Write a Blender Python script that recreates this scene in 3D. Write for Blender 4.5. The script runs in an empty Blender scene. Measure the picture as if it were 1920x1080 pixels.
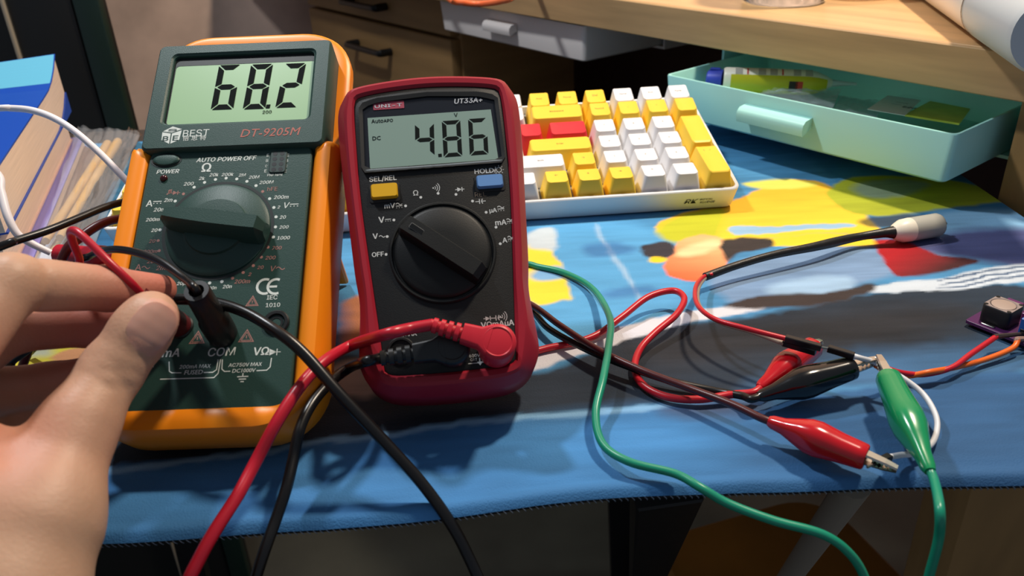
import bpy, bmesh, math, random
import numpy as np
from mathutils import Matrix, Vector

random.seed(7)
rng = np.random.default_rng(7)
SC = bpy.context.scene
COL = SC.collection
S = 0.001                      # all modelling below is in millimetres; the desk mat's surface is z = 0
V3 = lambda *a: np.array(a, float)

# ------------------------------------------------------------------ camera
F_PX, PITCH, ROLL, CAM_H = 1537.12, 0.48285, -0.04505, 191.474
_cp, _sp = math.cos(PITCH), math.sin(PITCH)
FW = V3(0, _cp, -_sp); _up = V3(0, _sp, _cp); _rt = V3(1, 0, 0)
RT = math.cos(ROLL) * _rt + math.sin(ROLL) * _up
UP = -math.sin(ROLL) * _rt + math.cos(ROLL) * _up
EYE = V3(0, 0, CAM_H)
cd = bpy.data.cameras.new('camera')
cam = bpy.data.objects.new('camera', cd); COL.objects.link(cam)
cd.sensor_width = 36.0
cd.lens = F_PX / 1920 * 36.0
cd.clip_start = 0.01; cd.clip_end = 20
cd.dof.use_dof = True; cd.dof.focus_distance = 0.37; cd.dof.aperture_fstop = 16
cam.matrix_world = Matrix(((RT[0], UP[0], -FW[0], 0), (RT[1], UP[1], -FW[1], 0), (RT[2], UP[2], -FW[2], CAM_H * S), (0, 0, 0, 1)))
SC.camera = cam

# ------------------------------------------------------------------ world, lights, exposure
W = bpy.data.worlds.new('room_ambient'); SC.world = W; W.use_nodes = True
W.node_tree.nodes['Background'].inputs[0].default_value = (0.72, 0.82, 1.0, 1)
W.node_tree.nodes['Background'].inputs[1].default_value = 0.24

def area(name, loc, aim, size, power, col):
    l = bpy.data.lights.new(name, 'AREA'); l.shape = 'DISK'; l.size = size * S; l.energy = power; l.color = col
    o = bpy.data.objects.new(name, l); COL.objects.link(o)
    o.location = Vector(loc) * S
    o.rotation_euler = (Vector(aim) - Vector(loc)).to_track_quat('-Z', 'Y').to_euler()
    return o
area('ceiling_lamp', (-330, 580, 780), (40, 400, 0), 70, 4.9, (0.94, 0.97, 1.0))
_dl = bpy.data.lights.new('desk_lamp', 'POINT'); _dl.energy = 44.0; _dl.color = (1.0, 0.84, 0.66); _dl.shadow_soft_size = 0.04
_do = bpy.data.objects.new('desk_lamp', _dl); COL.objects.link(_do); _do.location = (0.40, 0.58, 0.90)
SC.view_settings.view_transform = 'Standard'
SC.view_settings.look = 'None'
SC.view_settings.exposure = -0.12
SC.view_settings.gamma = 1.0
SC.view_settings.use_curve_mapping = False

# ------------------------------------------------------------------ points measured in the photograph, put at their real depth
def ray(px, py):
    d = FW * F_PX + (px - 960) * RT - (py - 540) * UP
    return d / np.linalg.norm(d)
def at(px, py, z=0.0):                  # on a horizontal plane
    d = ray(px, py); return EYE + d * ((z - EYE[2]) / d[2])
def aty(px, py, y):                     # on a plane facing the viewer
    d = ray(px, py); return EYE + d * (y / d[1])
def atx(px, py, x):
    d = ray(px, py); return EYE + d * (x / d[0])
def far(px, py, dist):                  # at a distance
    return EYE + ray(px, py) * dist

# ------------------------------------------------------------------ materials
def lin(c):
    return tuple(((v / 255) / 12.92 if v / 255 <= 0.04045 else ((v / 255 + 0.055) / 1.055) ** 2.4) for v in c)
MATS = {}
def mat(name, rgb, rough=0.5, metal=0.0, spec=0.5, coat=0.0, bump=0.0, bscale=400.0, var=0.0, vscale=60.0, trans=0.0, ior=1.45, sss=0.0, alpha=1.0, emit=0.0, attr=None, stretch=None):
    if name in MATS: return MATS[name]
    m = bpy.data.materials.new(name); m.use_nodes = True
    nt = m.node_tree; b = nt.nodes['Principled BSDF']
    c = (*lin(rgb), 1)
    b.inputs['Base Color'].default_value = c
    b.inputs['Roughness'].default_value = rough
    b.inputs['Metallic'].default_value = metal
    b.inputs['Specular IOR Level'].default_value = spec
    b.inputs['Coat Weight'].default_value = coat
    b.inputs['Coat Roughness'].default_value = 0.08
    b.inputs['Transmission Weight'].default_value = trans
    b.inputs['IOR'].default_value = ior
    b.inputs['Alpha'].default_value = alpha
    if sss:
        b.inputs['Subsurface Weight'].default_value = sss
        b.inputs['Subsurface Radius'].default_value = (1.0, 0.35, 0.2)
        b.inputs['Subsurface Scale'].default_value = 0.003
    if emit:
        b.inputs['Emission Color'].default_value = c; b.inputs['Emission Strength'].default_value = emit
    tc = nt.nodes.new('ShaderNodeTexCoord')
    src = tc.outputs['Object']
    if stretch:
        mp = nt.nodes.new('ShaderNodeMapping'); mp.inputs['Scale'].default_value = stretch
        nt.links.new(src, mp.inputs[0]); src = mp.outputs[0]
    base = None
    if attr:
        a = nt.nodes.new('ShaderNodeVertexColor'); a.layer_name = attr; base = a.outputs['Color']
        nt.links.new(base, b.inputs['Base Color'])
    if var:
        n = nt.nodes.new('ShaderNodeTexNoise'); n.inputs['Scale'].default_value = vscale; n.inputs['Detail'].default_value = 5
        nt.links.new(src, n.inputs['Vector'])
        r = nt.nodes.new('ShaderNodeMapRange'); r.inputs[1].default_value = 0.3; r.inputs[2].default_value = 0.7
        r.inputs[3].default_value = 1 - var; r.inputs[4].default_value = 1 + var
        nt.links.new(n.outputs[0], r.inputs[0])
        mx = nt.nodes.new('ShaderNodeMix'); mx.data_type = 'RGBA'; mx.blend_type = 'MULTIPLY'; mx.inputs[0].default_value = 1
        if base: nt.links.new(base, mx.inputs[6])
        else: mx.inputs[6].default_value = c
        cb = nt.nodes.new('ShaderNodeCombineColor')
        for k in range(3): nt.links.new(r.outputs[0], cb.inputs[k])
        nt.links.new(cb.outputs[0], mx.inputs[7]); nt.links.new(mx.outputs[2], b.inputs['Base Color'])
    if bump:
        n = nt.nodes.new('ShaderNodeTexNoise'); n.inputs['Scale'].default_value = bscale; n.inputs['Detail'].default_value = 3
        nt.links.new(src, n.inputs['Vector'])
        bp = nt.nodes.new('ShaderNodeBump'); bp.inputs['Strength'].default_value = bump; bp.inputs['Distance'].default_value = 0.0004
        nt.links.new(n.outputs[0], bp.inputs['Height']); nt.links.new(bp.outputs[0], b.inputs['Normal'])
    MATS[name] = m
    return m

# ------------------------------------------------------------------ object helpers
def empty(name, loc=(0, 0, 0), M=None, label=None, cat=None, group=None, kind=None):
    o = bpy.data.objects.new(name, None); COL.objects.link(o)
    o.empty_display_size = 0.01
    if M is not None: o.matrix_world = M
    else: o.location = Vector([float(v) for v in loc]) * S
    tag(o, label, cat, group, kind); return o
def tag(o, label=None, cat=None, group=None, kind=None):
    if label: o['label'] = label
    if cat: o['category'] = cat
    if group: o['group'] = group
    if kind: o['kind'] = kind
    return o
def mk(name, VF, m, parent=None, loc=None, smooth=40, M=None):
    """one mesh object; vertices in mm, relative to parent's frame (or to loc / M for a top-level mesh)"""
    V, Fc = VF
    V = np.asarray(V, float)
    if loc is not None: V = V - np.asarray(loc, float)
    me = bpy.data.meshes.new(name)
    me.from_pydata((V * S).tolist(), [], [list(map(int, f)) for f in Fc])
    me.validate(); me.update()
    bm = bmesh.new(); bm.from_mesh(me); bmesh.ops.recalc_face_normals(bm, faces=bm.faces); bm.to_mesh(me); bm.free()
    if smooth:
        me.polygons.foreach_set('use_smooth', [True] * len(me.polygons))
        me.set_sharp_from_angle(angle=math.radians(smooth))
    if m: me.materials.append(m)
    o = bpy.data.objects.new(name, me); COL.objects.link(o)
    if parent is not None: o.parent = parent
    if loc is not None: o.location = Vector([float(v) for v in loc]) * S
    if M is not None: o.matrix_world = M
    return o
def join(*parts):
    V = []; Fc = []; n = 0
    for v, f in parts:
        v = np.asarray(v, float); V.append(v); Fc += [[i + n for i in q] for q in f]; n += len(v)
    return np.concatenate(V), Fc
def xf(VF, M):
    V, Fc = VF; V = np.asarray(V, float); M = np.asarray(M, float)
    return V @ M[:3, :3].T + M[:3, 3], Fc
def mv(VF, x=0, y=0, z=0): return np.asarray(VF[0], float) + V3(x, y, z), VF[1]
def frame(o, ex, ey, ez):
    M = np.eye(4); M[:3, 0] = ex; M[:3, 1] = ey; M[:3, 2] = ez; M[:3, 3] = o; return M
def bmat(M):                                    # mm frame -> Blender matrix in metres
    M = np.array(M, float); M[:3, 3] *= S; return Matrix(M.tolist())
def unit(v): v = np.asarray(v, float); return v / np.linalg.norm(v)
def axes(d, up=(0, 0, 1)):
    x = unit(d); y = unit(np.cross(up, x)); return x, y, np.cross(x, y)

# ------------------------------------------------------------------ shapes
def loft(rings, cap0=True, cap1=True, closed=False):
    n = len(rings[0]); V = np.concatenate([np.asarray(r, float) for r in rings]); Fc = []
    m = len(rings)
    for k in range(m if closed else m - 1):
        a = k * n; b = ((k + 1) % m) * n
        for i in range(n):
            j = (i + 1) % n; Fc.append([a + i, a + j, b + j, b + i])
    if not closed:
        if cap0: Fc.append(list(range(n))[::-1])
        if cap1: Fc.append([(m - 1) * n + i for i in range(n)])
    return V, Fc
def rr(w, h, r, n=5, cx=0, cy=0):               # rounded rectangle outline, counter-clockwise
    r = min(r, w / 2 - 1e-3, h / 2 - 1e-3); P = []
    for k, (sx, sy) in enumerate(((1, 1), (-1, 1), (-1, -1), (1, -1))):
        for i in range(n + 1):
            a = math.pi / 2 * (k + i / n)
            P.append((cx + sx * (w / 2 - r) + r * math.cos(a), cy + sy * (h / 2 - r) + r * math.sin(a)))
    return np.array(P)
def zr(P, z): return np.column_stack([P, np.full(len(P), z)])
def slab(w, h, t, r=1.0, e=0.4, n=4, cx=0, cy=0, z0=0):  # rounded plate with softened edges, bottom at z0
    e = min(e, t / 2.01)
    return loft([zr(rr(w - 2 * e, h - 2 * e, max(r - e, .05), n, cx, cy), z0), zr(rr(w, h, r, n, cx, cy), z0 + e),
                 zr(rr(w, h, r, n, cx, cy), z0 + t - e), zr(rr(w - 2 * e, h - 2 * e, max(r - e, .05), n, cx, cy), z0 + t)])
def box(x0, x1, y0, y1, z0, z1):
    V = [(x, y, z) for z in (z0, z1) for x, y in ((x0, y0), (x1, y0), (x1, y1), (x0, y1))]
    return np.array(V, float), [[3, 2, 1, 0], [4, 5, 6, 7], [0, 1, 5, 4], [1, 2, 6, 5], [2, 3, 7, 6], [3, 0, 4, 7]]
def bbox(x0, x1, y0, y1, z0, z1, e=0.6):         # box with chamfered edges
    return slab(x1 - x0, y1 - y0, z1 - z0, e, e, 2, (x0 + x1) / 2, (y0 + y1) / 2, z0)
def lathe(prof, n=32, cap0=True, cap1=True):     # (r, z) profile about z
    a = np.linspace(0, 2 * math.pi, n, endpoint=False)
    return loft([np.column_stack([r * np.cos(a), r * np.sin(a), np.full(n, z)]) for r, z in prof], cap0, cap1)
def ringband(P0, P1, z0, z1):                    # flat annulus between two outlines with the same count
    return loft([zr(P0, z0), zr(P1, z1)], False, False)
def catmull(pts, per=8, closed=False):
    P = np.asarray(pts, float); n = len(P); out = []
    if closed: idx = lambda i: P[i % n]
    else:
        A = 2 * P[0] - P[1]; B = 2 * P[-1] - P[-2]
        idx = lambda i: A if i < 0 else (B if i >= n else P[i])
    for i in range(n if closed else n - 1):
        p0, p1, p2, p3 = idx(i - 1), idx(i), idx(i + 1), idx(i + 2)
        for k in range(per):
            t = k / per
            out.append(.5 * ((2 * p1) + (-p0 + p2) * t + (2 * p0 - 5 * p1 + 4 * p2 - p3) * t * t + (-p0 + 3 * p1 - 3 * p2 + p3) * t ** 3))
    if not closed: out.append(P[-1])
    return np.array(out)
def tube(pts, r, n=10, per=8, spline=True, cap=True):
    P = catmull(pts, per) if spline and len(pts) > 2 else np.asarray(pts, float)
    m = len(P); R = np.interp(np.linspace(0, 1, m), np.linspace(0, 1, len(r)), r) if np.ndim(r) else np.full(m, float(r))
    T = np.gradient(P, axis=0); T /= np.linalg.norm(T, axis=1)[:, None]
    u = unit(np.cross(T[0], V3(.13, .21, 1) if abs(T[0][2]) < .9 else V3(1, .2, .1)))
    a = np.linspace(0, 2 * math.pi, n, endpoint=False); rings = []
    for k in range(m):
        u = unit(u - T[k] * (u @ T[k])); w = np.cross(T[k], u)
        rings.append(P[k] + R[k] * (np.outer(np.cos(a), u) + np.outer(np.sin(a), w)))
    return loft(rings, cap, cap)
def radial(P, c, n):                             # re-sample a star-shaped outline at n angles about c
    P = np.asarray(P) - c; a = np.arctan2(P[:, 1], P[:, 0]); o = np.argsort(a); a = a[o]; r = np.hypot(P[:, 0], P[:, 1])[o]
    # resample on a dense polyline for straight edges
    Q = np.array([P[o][i] + (P[o][(i + 1) % len(P)] - P[o][i]) * t for i in range(len(P)) for t in np.linspace(0, 1, 12, endpoint=False)])
    aa = np.arctan2(Q[:, 1], Q[:, 0]); rr_ = np.hypot(Q[:, 0], Q[:, 1]); o = np.argsort(aa)
    th = np.linspace(-math.pi, math.pi, n, endpoint=False) + 1e-4
    R = np.interp(th, aa[o], rr_[o], period=2 * math.pi)
    return np.column_stack([c[0] + R * np.cos(th), c[1] + R * np.sin(th)])
def inset(P, d):                                 # move an outline inward (counter-clockwise outline)
    T = np.roll(P, -1, 0) - np.roll(P, 1, 0); T /= np.linalg.norm(T, axis=1)[:, None]
    return P + d * np.column_stack([-T[:, 1], T[:, 0]])

# ------------------------------------------------------------------ flat print (lettering)
_fc = bpy.data.curves.new('lettering_source', 'FONT'); _fo = bpy.data.objects.new('lettering_source', _fc)
_fc.resolution_u = 2
_plain = _face = _fc.font
try:                                             # a grotesque face that ships with Blender; its built-in face serves otherwise
    import os
    _face = bpy.data.fonts.load(os.path.join(bpy.utils.system_resource('DATAFILES'), 'fonts', 'Inter.woff2'))
except Exception:
    _face = _plain
def glyphs(body, bold=0.0, shear=0.0):
    _fc.font = _face if all(ord(c) < 1000 and c != 'D' for c in body) else _plain
    _fc.body = body; _fc.offset = 0.0; _fc.shear = shear; _fc.size = 1.0
    me = _fo.to_mesh()
    V = np.array([v.co[:] for v in me.vertices]) if len(me.vertices) else np.zeros((0, 3)); Fc = [list(p.vertices) for p in me.polygons]
    _fo.to_mesh_clear()
    if bold and len(V):                             # heavier strokes: overprinted copies
        b = bold * .62; n = len(V); F0 = Fc; VV = [V]; FF = list(Fc)
        for k, (dx, dy) in enumerate(((b, 0), (-b, 0), (0, b * .6), (0, -b * .6))):
            VV.append(V + V3(dx, dy, (k + 1) * .012)); FF += [[i + n * (k + 1) for i in f] for f in F0]
        V, Fc = np.concatenate(VV), FF
    return V, Fc
def text(body, u0, u1, v, z, bold=0.012, shear=0.0, h=None, vs=1.0):
    """lettering from u0 to u1 on the baseline v; its height follows from the width unless h (cap height) is given"""
    V, Fc = glyphs(body, bold, shear)
    if not len(V): return np.zeros((0, 3)), []
    x0, x1 = V[:, 0].min(), V[:, 0].max(); k = (u1 - u0) / (x1 - x0)
    ky = (h / 0.727) if h else k * vs
    return np.column_stack([u0 + (V[:, 0] - x0) * k, v + V[:, 1] * ky, z + V[:, 2]]), Fc
def stroke(pts, w, z):                           # printed line of width w, one mitred strip
    P = np.array([p[:2] for p in pts], float); n = len(P); closed = n > 3 and np.linalg.norm(P[0] - P[-1]) < 1e-6
    if closed: P = P[:-1]; n -= 1
    T = []
    for i in range(n):
        a = P[i] - P[i - 1] if (i or closed) else P[1] - P[0]; b = P[(i + 1) % n] - P[i] if (i < n - 1 or closed) else P[-1] - P[-2]
        t = unit(a) + unit(b); t = unit(t) if np.linalg.norm(t) > 1e-6 else unit(b)
        c = max(.45, t @ unit(b)); T.append(np.array([-t[1], t[0]]) * w / 2 / c)
    V = []
    for i in range(n): V += [[*(P[i] - T[i]), z], [*(P[i] + T[i]), z]]
    Fc = [[2 * i, 2 * ((i + 1) % n), 2 * ((i + 1) % n) + 1, 2 * i + 1] for i in range(n if closed else n - 1)]
    return np.array(V), Fc
def dot(u, v, r, z, n=14):
    a = np.linspace(0, 2 * math.pi, n, endpoint=False)
    return np.column_stack([u + r * np.cos(a), v + r * np.sin(a), np.full(n, z)]), [list(range(n))]
def poly(pts, z): return np.array([[*p, z] for p in pts], float), [list(range(len(pts)))]
SEG = {'a': 0, 'b': 1, 'c': 2, 'd': 3, 'e': 4, 'f': 5, 'g': 6}
DIG = {'0': 'abcdef', '1': 'bc', '2': 'abged', '3': 'abgcd', '4': 'fgbc', '5': 'afgcd', '6': 'afgedc', '8': 'abcdefg'}
def seven(ch, u, v, w, h, t, z, sh=0.12, gap=0.06, skip=''):
    out = []; H = h / 2
    def hs(y, dn, up):                            # horizontal segment with mitred ends
        g = gap * w
        return [(g + dn, y - t / 2), (w - g - dn, y - t / 2), (w - g - up, y + t / 2), (g + up, y + t / 2)]
    segs = {}
    g = gap * w
    segs['a'] = [(g + t, h - t), (w - g - t, h - t), (w - g, h), (g, h)]
    segs['d'] = [(g, 0), (w - g, 0), (w - g - t, t), (g + t, t)]
    segs['g'] = [(g + .2 * t, H), (g + .9 * t, H - t / 2), (w - g - .9 * t, H - t / 2), (w - g - .2 * t, H), (w - g - .9 * t, H + t / 2), (g + .9 * t, H + t / 2)]
    segs['f'] = [(0, H + g * .7), (t, H + t / 2 + g), (t, h - t - g), (0, h - g)]
    segs['b'] = [(w, H + g * .7), (w - t, H + t / 2 + g), (w - t, h - t - g), (w, h - g)]
    segs['e'] = [(0, g), (t, t + g), (t, H - t / 2 - g), (0, H - g * .7)]
    segs['c'] = [(w, g), (w - t, t + g), (w - t, H - t / 2 - g), (w, H - g * .7)]
    for s in DIG[ch]:
        if s in skip: continue
        out.append(poly([(u + x + sh * y, v + y) for x, y in segs[s]], z))
    return out
# ================================================================== SETTING
def vnoise(x, y, s, seed=0):
    g = np.random.default_rng(seed).random((256, 256))
    X = x / s + 77.3; Y = y / s + 31.7
    i = np.floor(X).astype(int); j = np.floor(Y).astype(int); fx = X - i; fy = Y - j
    fx = fx * fx * (3 - 2 * fx); fy = fy * fy * (3 - 2 * fy)
    q = lambda a, b: g[a % 256, b % 256]
    return (q(i, j) * (1 - fx) + q(i + 1, j) * fx) * (1 - fy) + (q(i, j + 1) * (1 - fx) + q(i + 1, j + 1) * fx) * fy

tag(mk('floor', box(-1800, 1800, -700, 1500, -690, -680), mat('floor_tile', (58, 58, 50), .6, var=.25, vscale=9, bump=.3, bscale=60), smooth=0), kind='structure')
tag(mk('wall_back', box(-1800, 1800, 1450, 1500, -690, 1600), mat('stained_plaster', (236, 206, 188), .9, var=.32, vscale=7, bump=.5, bscale=30), smooth=0), kind='structure')

# small folding table that carries the mat
ft = empty('folding_table', (-60, 450, -680), label='low folding table with dark slanted legs under the blue mat', cat='table')
M_dark = mat('dark_metal', (26, 25, 26), .45, spec=.4)
def local(VF, base): return np.asarray(VF[0]) - np.asarray(base, float), VF[1]
FTB = (-60, 450, -680)
mk('tabletop', local(bbox(-425, 293, 236, 700, -22, -3.9, 1.5), FTB), mat('table_laminate', (60, 52, 46), .6, var=.1), ft)
def leg_bar(p, q, w, t):
    p = np.asarray(p); q = np.asarray(q); x, y, z = axes(q - p, (0, 1, 0.01)); L = np.linalg.norm(q - p)
    return xf(bbox(0, L, -w / 2, w / 2, -t / 2, t / 2, 1), frame(p, x, y, z))
def extend(p, q, z): return p + (q - p) * ((z - p[2]) / (q[2] - p[2]))
p, q = at(1250, 915, -24), at(1212, 1085, -330)
mk('leg', local(leg_bar(p, extend(p, q, -678), 26, 14), FTB), M_dark, ft)
p2, q2 = at(1345, 905, -24), at(1375, 1085, -330)
mk('leg', local(leg_bar(V3(p[0] + 30, 640, -24), V3(p[0] + 60, 660, -678), 26, 14), FTB), M_dark, ft)
for x in (-330,):
    mk('leg', local(leg_bar(V3(x, 300, -24), V3(x - 40, 280, -678), 26, 14), FTB), M_dark, ft)
    mk('leg', local(leg_bar(V3(x, 640, -24), V3(x - 40, 660, -678), 26, 14), FTB), M_dark, ft)
p, q = at(1604, 905, -30), at(1478, 1085, -210)
mk('brace', local(tube([p, extend(p, q, -350)], 6.5, 12, spline=False), FTB), mat('grey_tube', (150, 140, 126), .5), ft)['label'] = 'pale grey diagonal brace tube'

# ochre stool half seen under the table
sc_ = at(1500, 1085, -470)
st = empty('stool', (sc_[0], sc_[1], -680), label='dim ochre rounded plastic stool on the floor below the table edge', cat='stool')
M_och = mat('ochre_plastic', (176, 120, 48), .6, var=.15, vscale=12)
STB = (sc_[0] - 8, sc_[1] - 10, -680)
R_ = Matrix.Rotation(.3, 4, 'Z'); st.matrix_world = Matrix.Translation(Vector(STB) * S) @ R_
mk('seat', slab(228, 228, 26, 58, 8, 8, 0, 0, 184), M_och, st)
for sx in (-1, 1):
    for sy in (-1, 1):
        mk('leg', tube([(sx * 76, sy * 76, 186), (sx * 92, sy * 92, 2)], [11, 8], 10, spline=False), M_och, st)

# ------------------------------------------------------------------ desk mat with its abstract print
fx_ = np.array([-425, -134, -67, 4, 77, 170, 296.]); fy_ = np.array([203, 204.2, 206.1, 211.7, 214.9, 212.6, 212])
NX, NY = 520, 300
xs = np.linspace(-422, 291, NX); tt = np.linspace(0, 1, NY)
Xg, Tg = np.meshgrid(xs, tt, indexing='ij')
Y0 = np.interp(Xg, fx_, fy_) + 0.8 * np.sin(Xg / 17)
Yg = Y0 + (650 - Y0) * Tg
fr = np.clip(1 - (Yg - Y0) / 26, 0, 1)
Zg = .45 * np.exp(-((Yg - Y0 - 3.2) / 1.8) ** 2) - .5 * np.exp(-((Yg - Y0 - 6.8) / .7) ** 2) + fr ** 2 * (0.9 * np.sin(Xg / 33 + .6) - 0.9) - 2.2 * np.clip(1 - (Yg - Y0) / 2.5, 0, 1) ** 2 - 1.0 * fr ** 3
def sdist(P, x, y):                               # signed distance to polygon, negative inside
    P = np.asarray(P); d2 = np.full(x.shape, 1e9); ins = np.zeros(x.shape, bool)
    for i in range(len(P)):
        a, b = P[i - 1], P[i]; e = b - a
        t = np.clip(((x - a[0]) * e[0] + (y - a[1]) * e[1]) / (e @ e), 0, 1)
        d2 = np.minimum(d2, (x - a[0] - t * e[0]) ** 2 + (y - a[1] - t * e[1]) ** 2)
        c = ((a[1] > y) != (b[1] > y)); xx = a[0] + (y - a[1]) / ((b[1] - a[1]) or 1e-9) * e[0]
        ins ^= c & (x < xx)
    return np.sqrt(d2) * np.where(ins, -1, 1)
wx = Xg + 5 * (vnoise(Xg, Yg, 22, 1) - .5) + 2.0 * (vnoise(Xg, Yg, 5, 2) - .5)
wy = Yg + 5 * (vnoise(Xg, Yg, 22, 3) - .5) + 2.0 * (vnoise(Xg, Yg, 5, 4) - .5)
brush = vnoise(Xg * .35, Yg * 1.6, 9, 5) * .5 + vnoise(Xg * .25, Yg * 2, 3.5, 6) * .3 + vnoise(Xg * .6, Yg * 1.2, 40, 16) * .5 - .15
C = np.zeros(Xg.shape + (3,)); C[:] = np.array(lin((62, 128, 178)))
def shade(rgb, amt): return np.array(lin(rgb)) * (1 + amt * (brush[..., None] - .5))
C = shade((72, 134, 178), .7)
def paint(px, rgb, soft=.6, amt=.35, op=1.0, rgb2=None, axis=None):
    global C
    P = np.array([at(*q)[:2] for q in px]); P = catmull(P, 4, True)
    m = np.clip(.5 - sdist(P, wx, wy) / (2 * soft), 0, 1)[..., None] * op
    c = shade(rgb, amt)
    if rgb2 is not None:
        a, b = at(*axis[0])[:2], at(*axis[1])[:2]; e = b - a
        t = np.clip(((Xg - a[0]) * e[0] + (Yg - a[1]) * e[1]) / (e @ e), 0, 1)[..., None]
        c = c * (1 - t) + shade(rgb2, amt) * t
    C = C * (1 - m) + c * m
# pale and deep fields of paint
paint([(1000, 420), (1240, 430), (1290, 560), (1100, 620), (1010, 640)], (88, 158, 205), 6)
paint([(1440, 210), (1560, 330), (1650, 420), (1750, 400), (1930, 400), (1930, 300), (1700, 200)], (58, 120, 165), 3)
paint([(1650, 460), (1760, 400), (1960, 400), (1960, 480), (1700, 480)], (120, 165, 200), 5, .6)
paint([(1560, 470), (1700, 440), (1960, 430), (1960, 500), (1830, 490), (1700, 470)], (78, 84, 128), 5, .5)
paint([(1330, 520), (1480, 470), (1640, 465), (1690, 500), (1660, 520), (1560, 545), (1400, 570)], (118, 146, 180), 3, .6)
paint([(1440, 545), (1520, 520), (1600, 520), (1590, 548), (1500, 560)], (150, 180, 208), 2.5, .5)
# dark slate band across the front
paint([(-200, 720), (300, 640), (640, 660), (1010, 700), (1180, 620), (1400, 595), (1650, 552), (1960, 540), (1960, 690), (1500, 720), (1330, 745), (1000, 778), (700, 815), (430, 850), (180, 880), (-200, 900)], (36, 47, 60), 2.0, .8)
paint([(1180, 640), (1430, 600), (1700, 575), (1820, 580), (1700, 630), (1450, 660), (1250, 690)], (40, 41, 46), 8, .9)
paint([(1560, 668), (1760, 648), (1960, 630), (1960, 700), (1600, 730), (1400, 735)], (64, 108, 150), 8, .9, .75)
# front blue
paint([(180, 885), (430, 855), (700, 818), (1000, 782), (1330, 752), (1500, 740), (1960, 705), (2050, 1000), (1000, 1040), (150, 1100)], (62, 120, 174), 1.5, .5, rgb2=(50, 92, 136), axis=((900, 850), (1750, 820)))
paint([(200, 876), (430, 848), (700, 812), (1000, 777), (1240, 755), (1240, 768), (1000, 788), (700, 822), (430, 858), (200, 886)], (142, 186, 218), 1.0, .4, .8)
paint([(1000, 800), (1300, 770), (1330, 880), (1000, 900)], (66, 132, 190), 12, .5, .6)
paint([(1250, 765), (1400, 745), (1420, 765), (1290, 785)], (70, 72, 92), 5, .6, .8)
# white bands
paint([(1010, 668), (1150, 615), (1290, 585), (1420, 568), (1430, 580), (1290, 605), (1160, 640), (1010, 695)], (205, 205, 212), .8, .2)
paint([(1630, 540), (1740, 522), (1960, 488), (1960, 520), (1750, 545), (1640, 552)], (196, 206, 216), .8, .3)
for k in range(3):
    o_ = 9 * k
    paint([(1780, 517 + o_), (1960, 492 + o_), (1960, 495 + o_), (1780, 520 + o_)], (70, 92, 122), .4, .2)
paint([(1120, 430), (1128, 430), (1190, 555), (1182, 556)], (190, 206, 220), 1.0, .3, .5)
paint([(1095, 462), (1150, 455), (1190, 468), (1120, 480)], (60, 110, 165), 3, .4, .7)
paint([(1130, 548), (1200, 540), (1230, 552), (1150, 560)], (60, 110, 165), 3, .4, .7)
# warm abstract patches
paint([(1230, 425), (1330, 388), (1400, 365), (1470, 338), (1545, 345), (1610, 392), (1655, 440), (1560, 438), (1450, 446), (1330, 452)], (240, 204, 58), 1.2, .25, rgb2=(234, 176, 48), axis=((1480, 430), (1400, 370)))
paint([(1240, 425), (1330, 392), (1362, 398), (1340, 450), (1260, 452)], (190, 190, 44), 2.5, .25)
paint([(1395, 345), (1470, 336), (1530, 348), (1440, 356)], (214, 208, 92), 2, .2)
paint([(1380, 425), (1480, 424), (1590, 420), (1600, 428), (1480, 434), (1385, 440)], (150, 186, 214), 1.0, .4)
paint([(1430, 448), (1560, 438), (1640, 448), (1650, 462), (1540, 462), (1440, 460)], (244, 206, 52), 1.0, .2)
paint([(1545, 362), (1600, 332), (1720, 330), (1850, 352), (1900, 372), (1830, 384), (1720, 398), (1620, 404), (1570, 384)], (168, 174, 46), 1.6, .4)
paint([(1600, 348), (1680, 334), (1740, 345), (1700, 366), (1630, 368)], (126, 152, 152), 3, .5, .7)
paint([(1620, 412), (1700, 400), (1740, 408), (1690, 424), (1630, 424)], (52, 48, 48), 2, .4, .8)
paint([(1243, 508), (1262, 458), (1310, 442), (1372, 452), (1368, 492), (1330, 522), (1280, 530)], (246, 178, 122), .9, .3, rgb2=(236, 98, 52), axis=((1320, 455), (1262, 525)))
paint([(1262, 470), (1330, 450), (1362, 456), (1290, 480)], (250, 214, 160), 2.5, .4, .8)
paint([(1200, 460), (1245, 450), (1262, 462), (1245, 484), (1205, 480)], (56, 52, 58), 1.2, .4)
paint([(1215, 480), (1246, 484), (1240, 492), (1212, 492)], (240, 206, 46), 1.0, .2)
paint([(1360, 450), (1440, 446), (1452, 462), (1390, 474), (1366, 492)], (58, 50, 48), 1.4, .5)
paint([(1390, 562), (1470, 552), (1560, 548), (1640, 532), (1630, 552), (1540, 572), (1400, 578), (1365, 572)], (60, 50, 48), 1.4, .5)
paint([(1652, 455), (1700, 452), (1770, 480), (1830, 490), (1800, 500), (1690, 520), (1664, 500)], (172, 26, 34), 1.0, .3, rgb2=(70, 32, 34), axis=((1690, 470), (1780, 500)))
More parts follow.
